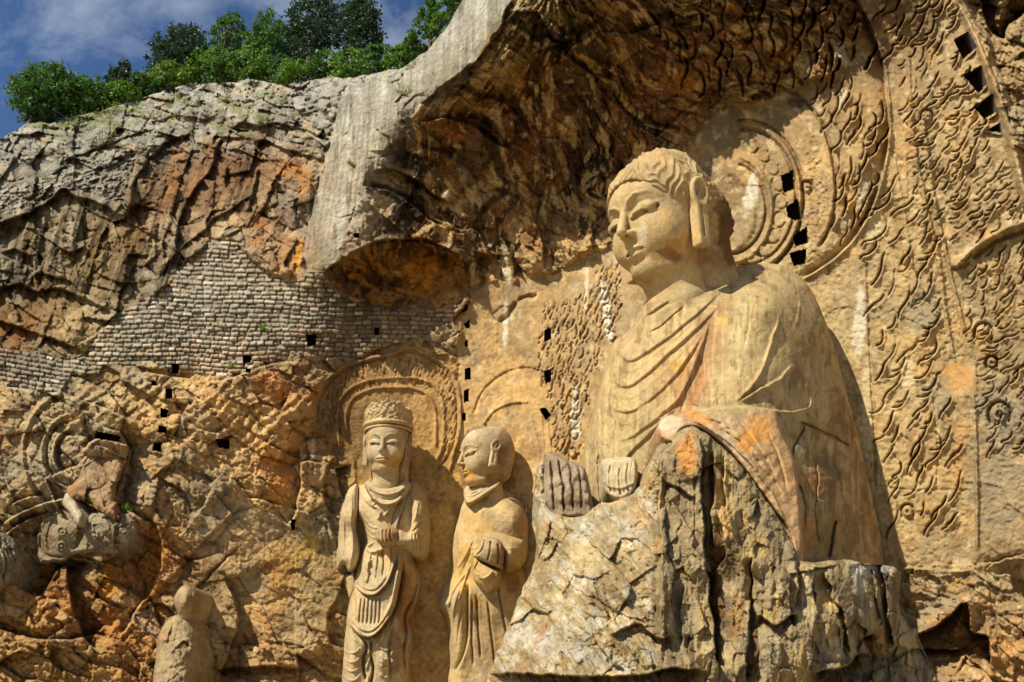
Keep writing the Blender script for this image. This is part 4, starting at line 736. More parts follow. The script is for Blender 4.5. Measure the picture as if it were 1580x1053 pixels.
def robe_carve():
    for p, dr, Lr, dl, Ll in [
     ([(1160,410),(1120,424),(1080,438),(1040,460),(1005,482),(978,506)], .16, 5, -.12, 5), ([(1152,418),(1110,434),(1064,454),(1022,476),(990,498),(982,508)], -.08, 4, .12, 5),
     ([(951,528),(963,553),(980,555),(1018,530),(1060,498),(1097,465),(1130,430)], .02, 6, .17, 10), ([(943,558),(949,588),(968,597),(997,578),(1034,544),(1080,503),(1120,460)], .02, 6, .17, 10),
     ([(940,610),(949,632),(972,636),(1001,618),(1034,588),(1068,544),(1095,500)], .02, 6, .17, 10), ([(940,672),(952,682),(980,672),(1018,642),(1055,604),(1088,523),(1100,480)], .0, 6, .17, 10),
     ([(936,700),(943,709),(959,715),(980,692),(1018,655),(1050,625)], -.02, 6, .17, 9),
     ([(946,545),(956,570),(975,574),(1005,554),(1044,522),(1088,484)], .0, 4, .05, 6), ([(944,585),(956,612),(975,615),(1000,598),(1034,566),(1072,524)], .0, 4, .05, 6), ([(942,640),(956,656),(978,652),(1010,628),(1046,590)], .0, 4, .05, 6), ([(1000,660),(1030,636),(1060,600)], .0, 4, .06, 6),
     ([(1085,523),(1060,574),(1040,612)], .0, 3, .10, 6), ([(1100,565),(1082,600),(1066,630)], .0, 3, .09, 6), ([(1120,540),(1112,575),(1098,615)], .0, 3, .06, 6),
     ([(1172,452),(1158,500),(1143,560),(1128,610)], .0, 6, .05, 10)]: step(p, dr, Lr, dl, Ll, wob=1.5, taper=.2, soft=3)
    for p, w_, d_ in [([(1206,482),(1189,532),(1168,586),(1131,624)], 2.6, .13), ([(1227,561),(1202,586),(1172,603),(1139,622)], 2.6, .13), ([(1252,611),(1248,628),(1227,636),(1185,634)], 2.4, .14), ([(1230,440),(1234,470),(1226,510)], 2.2, .05),
     ([(930,548),(928,600),(925,660),(924,732),(928,800)], 1.8, -.14), ([(922,592),(914,640),(908,700),(909,760),(912,800)], 1.8, -.14), ([(942,560),(938,620),(936,690)], 1.6, -.08),
     ([(1227,649),(1248,657),(1281,672),(1316,692)], 2.0, -.34), ([(1235,650),(1240,664),(1224,690),(1220,724)], 2.0, -.22), ([(1290,800),(1282,840),(1276,866)], 3, -.4), ([(1268,460),(1295,520)], 1.5, -.06), ([(1310,540),(1322,560)], 3, -.1)]: groove(p, w_, d_, wob=2)
    global H
    H += .035*fbm(U/34, V/34, 501, 3)+.010*fbm(U/4, V/4, 502, 2)-.035*smooth01((fbm(U/16, V/16, 505, 5)-.34)*8)*smooth01((V-560)/80)
    for p, w_, d_ in [([(1150,440),(1156,470),(1150,540)], 1.4, -.05), ([(1262,520),(1240,560),(1236,600)], 1.4, -.06), ([(1060,470),(1030,495),(1000,515)], 1.4, -.08), ([(1160,600),(1200,590),(1240,560)], 1.3, -.05), ([(1250,700),(1262,740),(1256,790),(1266,850)], 1.6, -.14), ([(1280,700),(1300,760),(1310,830)], 1.4, -.10), ([(1225,740),(1240,770),(1244,820)], 2, -.14), ([(1170,425),(1200,440),(1215,470)], 1.2, -.03)]: groove(p, w_, d_, wob=3)
    lowr = smooth01((V-680)/30)*smooth01((U-1210)/20); H += lowr*(.09*ridged(U/26, V/34, 503, 4)+.03*fbm(U/6, V/6, 504, 2))
    H += .25*np.exp(-((U-1085)/30)**2-((V-560)/90)**2)*-1                # hollow between chest and arm
def robecol(P):
    c = tintfn(P, None, [(178, 152, 102), ((192, 164, 112), .0, .5, 1), ((150, 128, 90), .08, .55, 1), ((200, 160, 100), .2, .4, 1)], 2, .06)
    for x, y, rx, ry, rot, rgb, a in [(1080,560,30,80,14,(160,116,78),.62), (1060,600,30,50,20,(176,118,76),.5), (1110,500,20,50,10,(170,130,84),.5), (1048,565,16,12,0,(196,146,44),.7), (1115,494,10,6,0,(206,164,60),.6), (1030,600,30,40,10,(168,130,84),.4), (1312,680,10,100,-14,(150,108,64),.5), (1340,790,9,60,-12,(150,102,56),.5),
      (1270,740,34,60,-20,(128,98,62),.5), (1260,745,22,20,0,(190,120,84),.5), (1275,735,24,40,10,(96,80,62),.45), (1140,500,14,100,8,(196,178,126),.35), (960,640,26,90,0,(190,168,112),.4), (1290,830,40,40,0,(136,104,62),.5), (1250,660,30,20,20,(150,132,92),.5), (1300,640,16,40,-12,(110,84,54),.4), (1245,800,12,60,0,(170,112,56),.6), (1290,460,10,30,-20,(140,104,60),.5)]:
        c = pxspot(c, P, x, y, rx, ry, rgb, a, rot)
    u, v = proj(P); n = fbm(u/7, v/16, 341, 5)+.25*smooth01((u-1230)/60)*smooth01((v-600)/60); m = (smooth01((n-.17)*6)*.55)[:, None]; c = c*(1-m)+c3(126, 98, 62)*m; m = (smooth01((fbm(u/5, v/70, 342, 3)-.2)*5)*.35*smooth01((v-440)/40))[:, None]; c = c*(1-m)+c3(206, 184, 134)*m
    return c
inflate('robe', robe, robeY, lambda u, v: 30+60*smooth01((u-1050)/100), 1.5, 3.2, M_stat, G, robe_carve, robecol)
# hem pleats over the broken hand, fan of drapery at the knee
def fan_c():
    for x0, x1, d_ in [(848,862,-.20),(862,878,-.24),(876,893,-.2),(890,904,-.16)]: groove([(x0,705),((x0+x1)/2-2,745),(x1-6,792)], 1.7, d_, wob=2.5)
    global H; H += .10*fbm(U/12, V/12, 511, 4)+.03*ridged(U/5, V/20, 512, 3)
inflate('robe_hem', [(842,702),(852,699),(874,709),(897,719),(906,734),(914,792),(880,800),(850,800),(842,786),(838,745)], [(842,702,17.6),(906,734,16.9),(914,792,16.8),(842,786,17.5),(875,750,17.1)], 8, .6, 1.8, M_stat, G, fan_c, lambda P: tintfn(P, None, [(150, 130, 104), ((110, 84, 62), .0, .6, 1), ((176, 158, 130), .2, .5, 1)], 3))
def flute_c():
    for x, y0, y1, d_ in [(935,708,760,-.08),(942,716,764,-.12),(948,710,768,-.07),(956,720,768,-.13),(962,708,766,-.06),(969,712,764,-.12),(976,708,756,-.07)]: groove([(x,y0),(x-2,738),(x+1,y1)], 1.5, d_, wob=2)
    step([(930,742),(944,752),(962,752),(980,744)], .0, 5, .10, 6)
inflate('hand', [(928,712),(950,706),(978,708),(984,730),(980,756),(964,770),(945,770),(932,758),(929,735)], [(928,712,17.6),(978,708,16.8),(955,765,17.0),(955,740,16.9)], 7, .45, 1.5, M_stat, G, flute_c, lambda P: tintfn(P, None, [(178, 158, 118), ((206, 190, 154), .0, .5, 1)], 4))
# sleeve hanging from the left forearm
slv = [(1015,662),(1021,648),(1036,640),(1060,634),(1100,629),(1150,625),(1188,630),(1200,640),(1206,668),(1222,700),(1230,730),(1234,770),(1238,820),(1240,880),(1228,880),(1218,824),(1194,787),(1161,741),(1128,699),(1092,668),(1070,660),(1052,664),(1040,682),(1022,678)]
def slv_c():
    for p, w_, d_ in [([(1056,642),(1100,664),(1150,705),(1190,760),(1224,830)], 2, .12), ([(1110,660),(1150,690),(1190,740)], 1.6, -.07), ([(1140,650),(1170,690),(1200,740)], 2, -.08), ([(1066,640),(1110,650),(1160,690),(1215,770)], 2, .07), ([(1180,660),(1200,700),(1215,760)], 2, -.07)]: groove(p, w_, d_, wob=2)
    global H; H += .05*fbm(U/12, V/12, 521, 4)
def slvcol(P):
    c = tintfn(P, None, [(188, 148, 102), ((184, 136, 90), .05, .5, 1), ((198, 174, 130), .08, .6, 1), ((150, 116, 80), .2, .5, 1)], 5)
    for x, y, rx, ry, rot, rgb, a in [(1036,655,22,16,0,(208,186,156),.8), (1130,632,60,8,0,(180,160,112),.8), (1170,665,22,26,10,(216,150,66),.6), (1080,645,26,8,20,(206,110,66),.6), (1130,690,50,8,42,(206,190,160),.5), (1150,680,16,20,0,(206,104,50),.6), (1215,740,20,50,-20,(180,140,90),.5)]: c = pxspot(c, P, x, y, rx, ry, rgb, a, rot)
    return c
inflate('sleeve', slv, [(1015,662,15.3),(1060,640,15.2),(1150,630,15.6),(1200,650,15.8),(1100,660,14.9),(1160,700,14.8),(1230,740,15.4),(1200,790,14.8),(1240,870,14.9),(1225,850,14.6)], 6, .3, 1.8, M_stat, G, slv_c, slvcol)
# ---------------------------------------------------------------- the broken rock of the lap and the seat
PD = empty('rock_pedestal', unproj(1050., 1053., 15.5), 'broken pale rock mass of the lap and seat beneath the great seated statue', 'pedestal')
ped = [(700,1180),(745,1062),(758,1030),(775,990),(795,940),(812,895),(828,855),(832,800),(826,760),(830,720),(842,716),(846,760),(852,786),(880,798),(905,792),(928,778),(955,772),(975,762),(992,745),(1003,715),(1012,694),(1024,676),(1042,668),(1058,656),(1075,660),(1096,672),(1130,702),(1163,744),(1195,790),(1218,828),(1234,862),(1262,868),(1300,866),(1340,870),(1366,873),(1390,884),(1388,930),(1400,965),(1418,990),(1420,1180)]
pedY = [(700,1180,17.5),(745,1062,17.5),(800,930,17.2),(832,830,17.4),(832,760,17.7),(890,800,16.4),(950,780,15.9),(850,950,15.6),(800,1050,15.5),(930,880,14.6),(930,1000,14.2),(1010,760,15.2),(1020,900,13.8),(1000,1180,13.8),(1040,680,14.9),(1060,720,14.5),(1080,900,14.1),(1100,700,14.7),(1110,900,14.4),
  (1160,760,14.4),(1180,900,13.8),(1180,1050,13.6),(1230,870,14.1),(1250,1000,13.7),(1300,870,14.7),(1300,960,14.0),(1360,875,15.4),(1385,950,15.8),(1410,1000,16.5),(1400,1180,15.5),(800,1180,15.5)]
def ped_c():
    global H
    wu_ = U+8*fbm(U/40, V/40, 601, 3); wv_ = V+8*fbm(U/40, V/40, 602, 3)
    cr_ = (wu_*.80-wv_*.60); cs_ = (wu_*.60+wv_*.80); pf, pe, _ = facets(wu_/30, wv_/24, 631, 1.0); pg, pge, _ = facets(wu_/12, wv_/9, 632, 1.0)
    L_ = smooth01((1022-U)/12)                                          # pale cross-bedded left block
    a1, b1, r1 = facets(cs_/70, cr_/46, 611, 1.0); a2, b2, r2 = facets(cs_/26, cr_/7, 612, .7)
    H += L_*(.22*a1+.07*a2-.0*np.exp(-b1*14)+.10*fbm(U/60, V/60, 618, 3)+.03*pf+.03*pg+.05*fbm(cs_/40, cr_/3.2, 619, 4)+.05*ridged(cs_/22, cr_/9, 620, 4)+.015*fbm(U/3, V/3, 613, 3))
    g1, h1, s1 = facets(wu_/38, wv_/80, 614, 1.0); g2, h2, s2 = facets(wu_/18, wv_/24, 615, 1.0)
    gr = L_*smooth01((fbm(wu_/22, wv_/22, 633, 5)-.2)*6); H -= gr*.06
    H += (1-L_)*(.30*g1+.10*g2-.03*np.exp(-h1*16)+.05*ridged(U/9, V/30, 616, 3)+.02*fbm(U/3, V/3, 617, 2))
    for p, dr, Lr, dl, Ll in [
     ([(1022,690),(1018,760),(1020,860),(1024,960),(1022,1000)], -.05, 20, .35, 10), ([(1078,668),(1084,700),(1080,740),(1086,800),(1090,880),(1100,960),(1108,1053)], .3, 12, -.6, 9), ([(1100,690),(1104,740),(1098,800),(1104,850)], -.45, 12, .2, 6),
     ([(1120,700),(1118,760),(1130,830)], -.25, 10, .2, 8), ([(1158,930),(1162,890),(1160,860)], .3, 14, -.5, 10), ([(1160,870),(1158,940),(1150,1060)], .0, 10, -.7, 12), ([(1170,950),(1198,964),(1218,950),(1230,948)], -.5, 12, .1, 8), ([(1228,862),(1232,900),(1226,940)], .2, 16, -.3, 10),
     ([(1266,880),(1282,904),(1284,925),(1300,945),(1310,1010)], -.4, 24, .15, 14), ([(1345,875),(1352,920),(1362,960)], -.3, 8, .1, 6), ([(1372,874),(1360,876),(1368,910),(1372,960),(1380,1000)], -.7, 16, .2, 8), ([(1240,1036),(1300,1032),(1320,1010),(1345,1012),(1330,985),(1350,975)], -1.6, 40, .2, 8),
     ([(940,980),(980,965),(1000,975),(1025,985),(1040,978)], -.3, 18, .15, 14), ([(750,1040),(830,1040),(900,1045),(1000,1040),(1050,1030),(1100,1040)], -.9, 30, .2, 10), ([(850,870),(890,910),(940,935),(1010,970)], 0, 10, .1, 16), ([(1030,740),(1060,760),(1075,770)], -.3, 10, .1, 8),
     ([(1020,660),(1030,676),(1040,684)], -.4, 10, 0, 6), ([(1050,1000),(1052,940),(1060,900)], .1, 10, -.2, 8), ([(1160,800),(1170,770),(1158,780)], -.3, 8, .1, 6), ([(850,800),(845,830),(860,840),(838,870)], .1, 12, -.12, 8)]: step(p, dr, Lr, dl, Ll, wob=5)
def pedcol(P):
    u, v = proj(P); L_ = smooth01((1022+14*fbm(v/40, u*0, 626, 3)-u)/30)[:, None]
    cr_ = u*.80-v*.60; cs_ = u*.60+v*.80
    a = np.tile(c3(178, 156, 112), (len(P), 1)); n1 = fbm(cs_/30, cr_/15, 621, 5); n2 = fbm(cs_/15, cr_/6, 622, 5); n3 = fbm(u/50, v/50, 623, 3)
    for n, t, rgb, al in [(n1, .05, (206, 196, 174), .7), (-n1, .12, (150, 124, 88), .6), (n3, .12, (210, 182, 130), .5), (n2, .2, (206, 196, 174), .5), (-n2, .25, (176, 126, 76), .45)]:
        m = (smooth01((n-t)*5)*al)[:, None]; a = a*(1-m)+c3(*rgb)*m
    b = np.tile(c3(166, 144, 106), (len(P), 1)); m1 = fbm(u/12, v/60, 624, 4); m2 = fbm(u/26, v/26, 625, 5)
    for n, t, rgb, al in [(m2, .05, (176, 160, 126), .6), (m1, .16, (200, 166, 104), .55), (-m1, .2, (98, 74, 48), .55), (-m2, .2, (132, 120, 98), .6)]:
        m = (smooth01((n-t)*5)*al)[:, None]; b = b*(1-m)+c3(*rgb)*m
    c = a*L_+b*(1-L_)
    for x, y, rx, ry, rot, rgb, al in [(1060,700,16,40,0,(206,136,66),.75), (1096,740,7,60,0,(84,50,28),.7), (1118,780,12,70,-4,(206,170,104),.7), (1105,860,14,50,0,(110,72,38),.75), (1125,870,16,30,0,(60,44,30),.7), (1106,930,10,60,-6,(104,62,30),.8), (1135,960,14,50,0,(160,118,66),.6), (985,800,18,24,0,(206,160,96),.5), (1000,740,20,20,0,(196,160,104),.5),
      (905,860,30,30,0,(214,188,140),.6), (835,980,5,24,30,(204,132,76),.7), (1260,900,22,34,0,(214,190,140),.7), (1268,930,26,14,0,(216,184,120),.7), (1345,880,30,10,0,(210,204,190),.5), (1325,900,8,40,-10,(206,196,172),.6), (1388,900,12,30,0,(120,100,76),.6), (1290,1000,16,16,0,(206,190,150),.5), (1350,985,24,16,0,(150,90,44),.6), (1185,1000,24,40,0,(170,154,122),.7), (1165,1000,7,40,0,(110,64,34),.8), (900,1010,80,14,20,(206,200,186),.4), (1300,1045,60,10,0,(96,62,34),.6)]: c = pxspot(c, P, x, y, rx, ry, rgb, al, rot)
    return c
inflate('rock_face', ped, pedY, 16, .5, 2.4, M_rock, PD, ped_c, pedcol, st=1.3, wob=4, label=None)
# ---------------------------------------------------------------- the crowned standing statue
B = empty('standing_statue', unproj(585., 1180., 27.5), 'standing stone figure in a tall filigree crown and draped scarves before a carved halo', 'statue')
BC = unproj(597., 682., 26.9); BR = frame(1, 10, 1); BS = 1.92
def bcol(sd=0, base_=(186, 162, 120)):
    def f(P):
        c = tintfn(P, None, [base_, ((178, 156, 116), .05, .5, 1), ((208, 166, 98), .15, .4, 1), ((212, 192, 150), .22, .4, 1)], 10+sd, .07)
        for x, y, rx, ry, rgb, a in [(625, 930, 14, 60, (164, 98, 44), .75), (600, 712, 22, 12, (190, 132, 62), .6), (640, 700, 12, 40, (150, 104, 60), .7), (580, 690, 8, 20, (214, 200, 172), .5), (645, 900, 8, 50, (190, 150, 96), .4), (600, 825, 16, 14, (140, 100, 62), .5), (610, 1010, 10, 40, (120, 80, 46), .5), (552, 940, 8, 30, (200, 160, 100), .4)]: c = pxspot(c, P, x, y, rx, ry, rgb, a)
        return c
    return f
vt, fc = nets(lambda P: face_sdf(P), (-.55, -.72, -1.2), (.55, .66, .66), .0115); W_ = place(vt, BR, BS, BC); mk('head', W_, fc, M_stat, B, bcol()(W_))
def bhair(P):
    X = P; d = smin(sp_ell(X, (0, -.10, .10), (.455, .50, .46)), sp_cap(X, (0, -.36, .1), (0, -.38, -.95), .44, .40), .12)
    E = (np.sqrt((X[:, 0]/.37)**2+((X[:, 2]+.14)/.40)**2)-1)*.38; a = np.arctan2(X[:, 0], X[:, 1])
    d = d-.010*np.sin(a*46+3*vn(a*3, X[:, 2]*2, 5))*(X[:, 2] > 0)
    d = smax(d, -np.maximum(E, -.05-X[:, 1]), .012); return smax(smax(d, -(X[:, 2]+.95), .02), -(X[:, 2]+.10+.8*smooth01((-.04-X[:, 1])/.06)), .01)
vt, fc = nets(bhair, (-.6, -.9, -1.0), (.6, .55, .62), .0125); W_ = place(vt, BR, BS, BC); mk('hair', W_, fc, M_stat, B, bcol(1, (176, 146, 102))(W_))
for sgn in (1, -1):
    vt, fc = nets(lambda P: ear_sdf(P), (.30, -.26, -.62), (.56, .14, .24), .0105)
    if sgn < 0: vt = vt*np.array([-1, 1, 1]); fc = fc[:, ::-1]
    W_ = place(vt, BR, BS, BC); mk('ear', W_, fc, M_stat, B, bcol()(W_))
def crown(P):
    a = np.arctan2(P[:, 0], P[:, 1]+.12); r = np.hypot(P[:, 0]/.50, (P[:, 1]+.12)/.52); z = P[:, 2]-.10*P[:, 1]
    top = .80-.10*(P[:, 0]/.45)**2+.02*np.cos(a*9)
    d = smax(smax(np.abs(r-.86+.06*(z-.4))*.50-.07, z-top, .03), .30-z, .02)
    fil = fbm(a*11, z*16, 701, 2)+.5*np.cos(a*22+2*np.sin(z*20))*np.cos(z*44); d = d-.026*fil
    b1 = np.hypot((r-1.00)*.5, z-.335)-.045; b2 = np.hypot((r-.98)*.5, z-.24)-.03
    return smin(smin(d, b1, .02), b2, .02)*.9
vt, fc = nets(crown, (-.66, -.72, .15), (.66, .6, .95), .0115); W_ = place(vt, BR, BS, BC); mk('crown', W_, fc, M_stat, B, bcol(2, (188, 158, 112))(W_))
body = [(578,742),(560,742),(548,752),(546,790),(556,812),(560,838),(552,862),(544,896),(538,932),(533,968),(529,1004),(526,1053),(522,1180),(640,1180),(636,1060),(634,1020),(640,985),(638,955),(648,925),(653,900),(648,882),(640,864),(652,850),(657,800),(650,760),(636,742),(618,738)]
bodyY = [(578,742,27.7),(618,738,27.7),(596,775,26.6),(550,770,27.6),(650,780,27.4),(590,830,26.8),(560,840,27.2),(552,900,26.9),(580,900,26.3),(610,900,26.6),(640,900,27.4),(560,960,26.4),(596,960,26.4),(630,960,27.3),(545,1020,26.4),(568,1020,26.9),(592,1020,26.3),(625,1020,27.2),(530,1180,26.7),(590,1180,26.3),(640,1180,27.3)]
def body_c():
    for p, dr, Lr, dl, Ll in [
     ([(545,902),(559,916),(576,919),(588,911),(600,895),(612,860)], -.30, 4, .16, 8), ([(547,896),(560,908),(576,911),(587,903),(598,888)], -.08, 3, .05, 4), ([(538,962),(552,978),(569,983),(583,976),(595,961),(610,933),(622,870)], -.55, 6, .24, 10),
     ([(540,955),(553,970),(569,975),(582,968),(593,955),(607,928)], -.08, 3, .05, 4), ([(546,905),(550,940),(546,958)], -.22, 10, .1, 4)]: step(p, dr, Lr, dl, Ll, wob=.8)
    for p, w_, d_ in [([(570,742),(585,752),(600,754),(615,748),(624,738)], 1.6, .12), ([(560,748),(576,766),(598,770),(618,760),(630,745)], 1.5, .08), ([(556,758),(570,778),(582,784),(592,796),(602,784),(616,772),(622,758)], 1.7, .13), ([(566,770),(574,780),(580,774)], 1.3, .1), ([(600,776),(608,784),(614,776)], 1.3, .1), ([(588,788),(585,798),(582,802)], 1.5, .13),
     ([(558,750),(554,780),(556,812)], 1.6, .12), ([(552,750),(549,780),(552,806)], 1.4, .1), ([(632,746),(622,775),(614,800),(610,824)], 1.8, .14), ([(638,748),(628,775),(620,800),(614,822)], 1.5, .10), ([(626,744),(618,770),(608,795),(604,815)], 1.5, -.1),
     ([(562,800),(572,812),(584,816)], 1.2, .05), ([(562,808),(572,820),(584,824)], 1.2, .05), ([(562,816),(572,828),(584,832)], 1.2, .05),
     ([(612,850),(604,880),(592,910)], 2, .08), ([(618,850),(612,890),(604,930),(594,955)], 2.4, .14), ([(624,850),(618,900),(606,950),(596,985)], 1.6, -.1),
     ([(578,835),(566,846),(574,852),(592,846),(610,838)], 2, .14), ([(572,850),(568,872),(562,900)], 1.5, .12), ([(590,846),(592,870),(590,892)], 1.4, -.12), ([(582,842),(580,870),(578,895)], 1.4, .09), ([(600,842),(602,868),(598,888)], 1.4, .08),
     ([(575,862),(566,872),(568,884),(564,902)], 1.7, .12)]+[([(x,920),(x-1,940),(x-3,966)], 1.3, -.13) for x in (557,563,569,575,581,587)]+\
     [([(528,y),(540,y+8),(550,y+6),(556,y-2)], 1.1, .06) for y in (1000,1014,1028,1042)]+[([(584,y),(594,y+8),(602,y+2),(608,y-8)], 1.1, .07) for y in (996,1010,1024,1038)]+\
     [([(560,985),(566,1000),(560,1020),(566,1053)], 2.4, -.30), ([(574,985),(572,1010),(576,1030),(572,1060)], 2.2, -.28), ([(567,990),(572,1010),(564,1035),(570,1060)], 2, .12), ([(545,985),(556,995),(560,1005)], 1.5, .1), ([(608,960),(600,1000),(604,1053)], 2, -.12), ([(592,965),(588,985),(578,1000)], 1.8, .14),
      ([(645,885),(650,900),(642,925),(630,950),(632,980),(628,1010),(634,1053)], 2.4, .20), ([(638,885),(643,900),(636,925),(624,950),(626,980),(622,1010),(628,1053)], 2, -.22), ([(650,890),(646,925),(636,950),(639,985),(633,1020)], 1.5, -.12)]: groove(p, w_, d_, wob=.7)
    global H; H *= 1.25; H += .02*fbm(U/7, V/7, 711, 3)
inflate('robe', body, bodyY, 20, 1.9, 2.4, M_stat, B, body_c, bcol(3), st=1.0)
def nk_c():
    for p, w_, d_ in [([(568,750),(582,760),(598,763),(614,759),(626,750)], 1.5, .12), ([(570,756),(584,768),(598,771),(612,767),(624,756)], 1.4, -.08), ([(576,768),(586,776),(598,778),(612,774),(620,766)], 1.6, .12)]: groove(p, w_, d_, wob=.3, taper=.04)
inflate('necklace', [(562,748),(570,742),(584,750),(598,753),(612,750),(624,741),(634,748),(626,764),(614,776),(598,783),(582,777),(570,765)], [(562,748,27.0),(634,748,27.0),(598,754,26.5),(598,783,26.5)], 5, .35, 1.4, M_stat, B, nk_c, bcol(8), st=1.0)
def arm_c():
    for p, w_, d_ in [([(530,765),(527,800),(524,840),(522,870)], 1.6, .1), ([(536,760),(534,800),(532,850),(530,872)], 1.6, -.1), ([(543,756),(542,800),(544,840),(540,876)], 1.6, .12), ([(549,760),(549,800),(550,840),(548,868)], 1.4, -.1)]: groove(p, w_, d_, wob=.6)
inflate('sleeve', [(552,748),(541,750),(532,760),(525,778),(521,802),(519,840),(516,868),(520,882),(531,872),(538,882),(548,876),(553,858),(553,830),(550,806),(553,780)], [(552,748,27.6),(525,800,27.7),(540,800,26.9),(538,860,26.9),(520,870,27.6),(552,820,27.4)], 11, .8, 1.8, M_stat, B, arm_c, bcol(4), st=1.0)
inflate('scarf', [(519,840),(514,880),(514,930),(519,890),(530,905),(540,925),(548,905),(546,880),(540,886),(528,880)], [(519,840,28.2),(514,920,28.6),(540,900,27.8),(530,885,28.0)], 6, .3, 1.6, M_stat, B, None, bcol(5), st=1.0)
def arm2_c():
    for p, w_, d_ in [([(650,760),(652,790),(642,808)], 1.4, -.06), ([(654,800),(640,818),(630,822)], 1.5, -.12), ([(646,770),(640,800),(628,820)], 1.5, .07)]+[([(x,822),(x+1,838),(x+2,853)], 1.2, -.12) for x in (636,641,646,651)]: groove(p, w_, d_, wob=.5)
inflate('arm', [(634,742),(648,746),(657,758),(661,780),(664,810),(664,840),(662,856),(654,866),(642,862),(628,850),(614,842),(608,838),(610,822),(618,818),(630,822),(634,808),(634,780),(630,758)], [(634,742,27.6),(650,790,26.9),(664,830,27.9),(654,860,27.6),(640,835,26.1),(612,830,25.9)], 13, .8, 2.0, M_stat, B, arm2_c, bcol(6), st=1.0)
def hand_c():
    for x in (585, 591, 597, 603): groove([(x,816),(x-1,826),(x+1,836)], 1.0, -.14, taper=.05)
inflate('hand', [(614,818),(600,813),(588,813),(580,818),(579,826),(582,836),(590,840),(602,840),(613,840),(618,830)], [(614,818,25.9),(580,820,25.9),(596,828,25.5),(613,840,26.0)], 6, .5, 1.0, M_stat, B, hand_c, bcol(7, (170, 136, 92)), st=1.0)
# ---------------------------------------------------------------- the bald monk
N_ = empty('monk_statue', unproj(745., 1180., 27.5), 'bald stone monk in profile with hands in draped sleeves, half behind the pale rock', 'statue')
NC = unproj(744., 700., 27.5); NR = frame(64, 6, 0); NS = 2.0
def ncol(sd=0, base_=(186, 160, 116)):
    def f(P):
        c = tintfn(P, None, [base_, ((206, 168, 96), .0, .6, 1), ((164, 142, 108), .12, .45, 1), ((214, 190, 138), .22, .4, 1)], 20+sd, .07)
        for x, y, rx, ry, rgb, a in [(738, 815, 34, 22, (186, 150, 82), .6), (720, 735, 18, 14, (206, 146, 60), .7), (765, 740, 18, 10, (140, 84, 44), .6), (740, 668, 40, 10, (170, 150, 120), .6), (725, 665, 10, 14, (200, 190, 166), .5), (775, 690, 10, 34, (130, 92, 56), .6), (720, 880, 20, 50, (200, 160, 84), .5), (735, 930, 8, 14, (190, 120, 56), .5), (790, 890, 16, 26, (140, 84, 40), .6),
          (770, 860, 14, 26, (146, 104, 62), .5), (705, 1000, 14, 50, (164, 144, 104), .5), (750, 980, 24, 60, (146, 112, 70), .5), (800, 800, 14, 40, (150, 124, 80), .4)]: c = pxspot(c, P, x, y, rx, ry, rgb, a)
        return c
    return f
def monk_head(P):
    d = face_sdf(P, 'monk'); X = P
    return smin(smax(smin(d, sp_ell(X, (0, -.33, .10), (.40, .36, .50)), .12), X[:, 2]-.52+.10*X[:, 1], .08), sp_cap(X, (0, -.40, .0), (0, -.34, -.36), .30, .26), .1)
vt, fc = nets(monk_head, (-.55, -.8, -1.2), (.55, .66, .66), .0115); W_ = place(vt, NR, NS, NC); mk('head', W_, fc, M_stat, N_, ncol()(W_))
for sgn in (1, -1):
    vt, fc = nets(lambda P: ear_sdf(P*np.array([1, 1, 1.25])), (.30, -.26, -.52), (.56, .14, .24), .0105)
    vt = vt+np.array([-.02, -.02, .02])
    if sgn < 0: vt = vt*np.array([-1, 1, 1]); fc = fc[:, ::-1]
    W_ = place(vt, NR, NS, NC); mk('ear', W_, fc, M_stat, N_, ncol(1, (206, 182, 136))(W_))
mb = [(722,752),(716,768),(706,790),(699,820),(697,850),(693,885),(684,905),(676,932),(683,944),(690,962),(692,990),(694,1025),(690,1060),(688,1180),(830,1180),(826,900),(812,872),(817,845),(818,820),(815,795),(806,774),(790,758),(772,750),(756,746),(740,750)]
mbY = [(722,752,27.9),(756,746,28.1),(745,790,27.0),(706,800,27.9),(730,850,26.8),(790,800,26.9),(810,850,27.5),(700,880,27.6),(720,920,27.0),(700,960,27.2),(710,1010,27.0),(735,960,27.4),(760,950,27.0),(790,920,27.3),(826,900,28.2),(700,1180,27.0),(760,1180,26.8),(830,1180,28)]
def mb_c():
    for p, dr, Lr, dl, Ll in [([(722,752),(712,780),(706,820),(708,860)], -.05, 6, .08, 6), ([(756,750),(740,768),(724,776)], -.04, 4, .12, 8), ([(752,746),(736,760),(722,768)], 0, 4, .10, 4), ([(768,752),(750,775),(738,800),(732,826)], .0, 4, .07, 8), ([(723,900),(724,940),(722,985),(712,1020),(694,1048)], -.45, 8, .10, 8)]: step(p, dr, Lr, dl, Ll, wob=.8)
    for p, w_, d_ in [([(710,905),(700,940),(698,980)], 2, .08), ([(716,920),(708,970),(704,1010)], 1.6, -.06), ([(735,915),(738,970),(742,1020)], 1.5, -.16), ([(752,925),(757,970),(764,1030)], 1.5, -.14), ([(728,920),(728,980),(730,1030)], 1.6, -.14), ([(768,900),(774,940),(782,980)], 1.5, -.14), ([(730,830),(716,860),(704,880)], 2, .07), ([(728,845),(716,876),(706,900)], 1.6, -.05), ([(726,870),(716,900),(706,930)], 1.8, .07), ([(722,880),(700,910),(690,940)], 2, .07)]: groove(p, w_, d_, wob=.8)
    global H; H *= 1.3; H += .02*fbm(U/8, V/8, 721, 3)
inflate('robe', mb, mbY, 22, 1.5, 2.2, M_stat, N_, mb_c, ncol(2), st=1.05)
inflate('sleeve', [(748,822),(770,820),(800,826),(815,822),(816,850),(808,872),(790,884),(778,880),(774,850),(750,835)], [(748,822,26.2),(816,840,27.6),(790,850,26.2),(778,880,26.4)], 14, .9, 1.4, M_stat, N_, None, ncol(3), st=1.05)
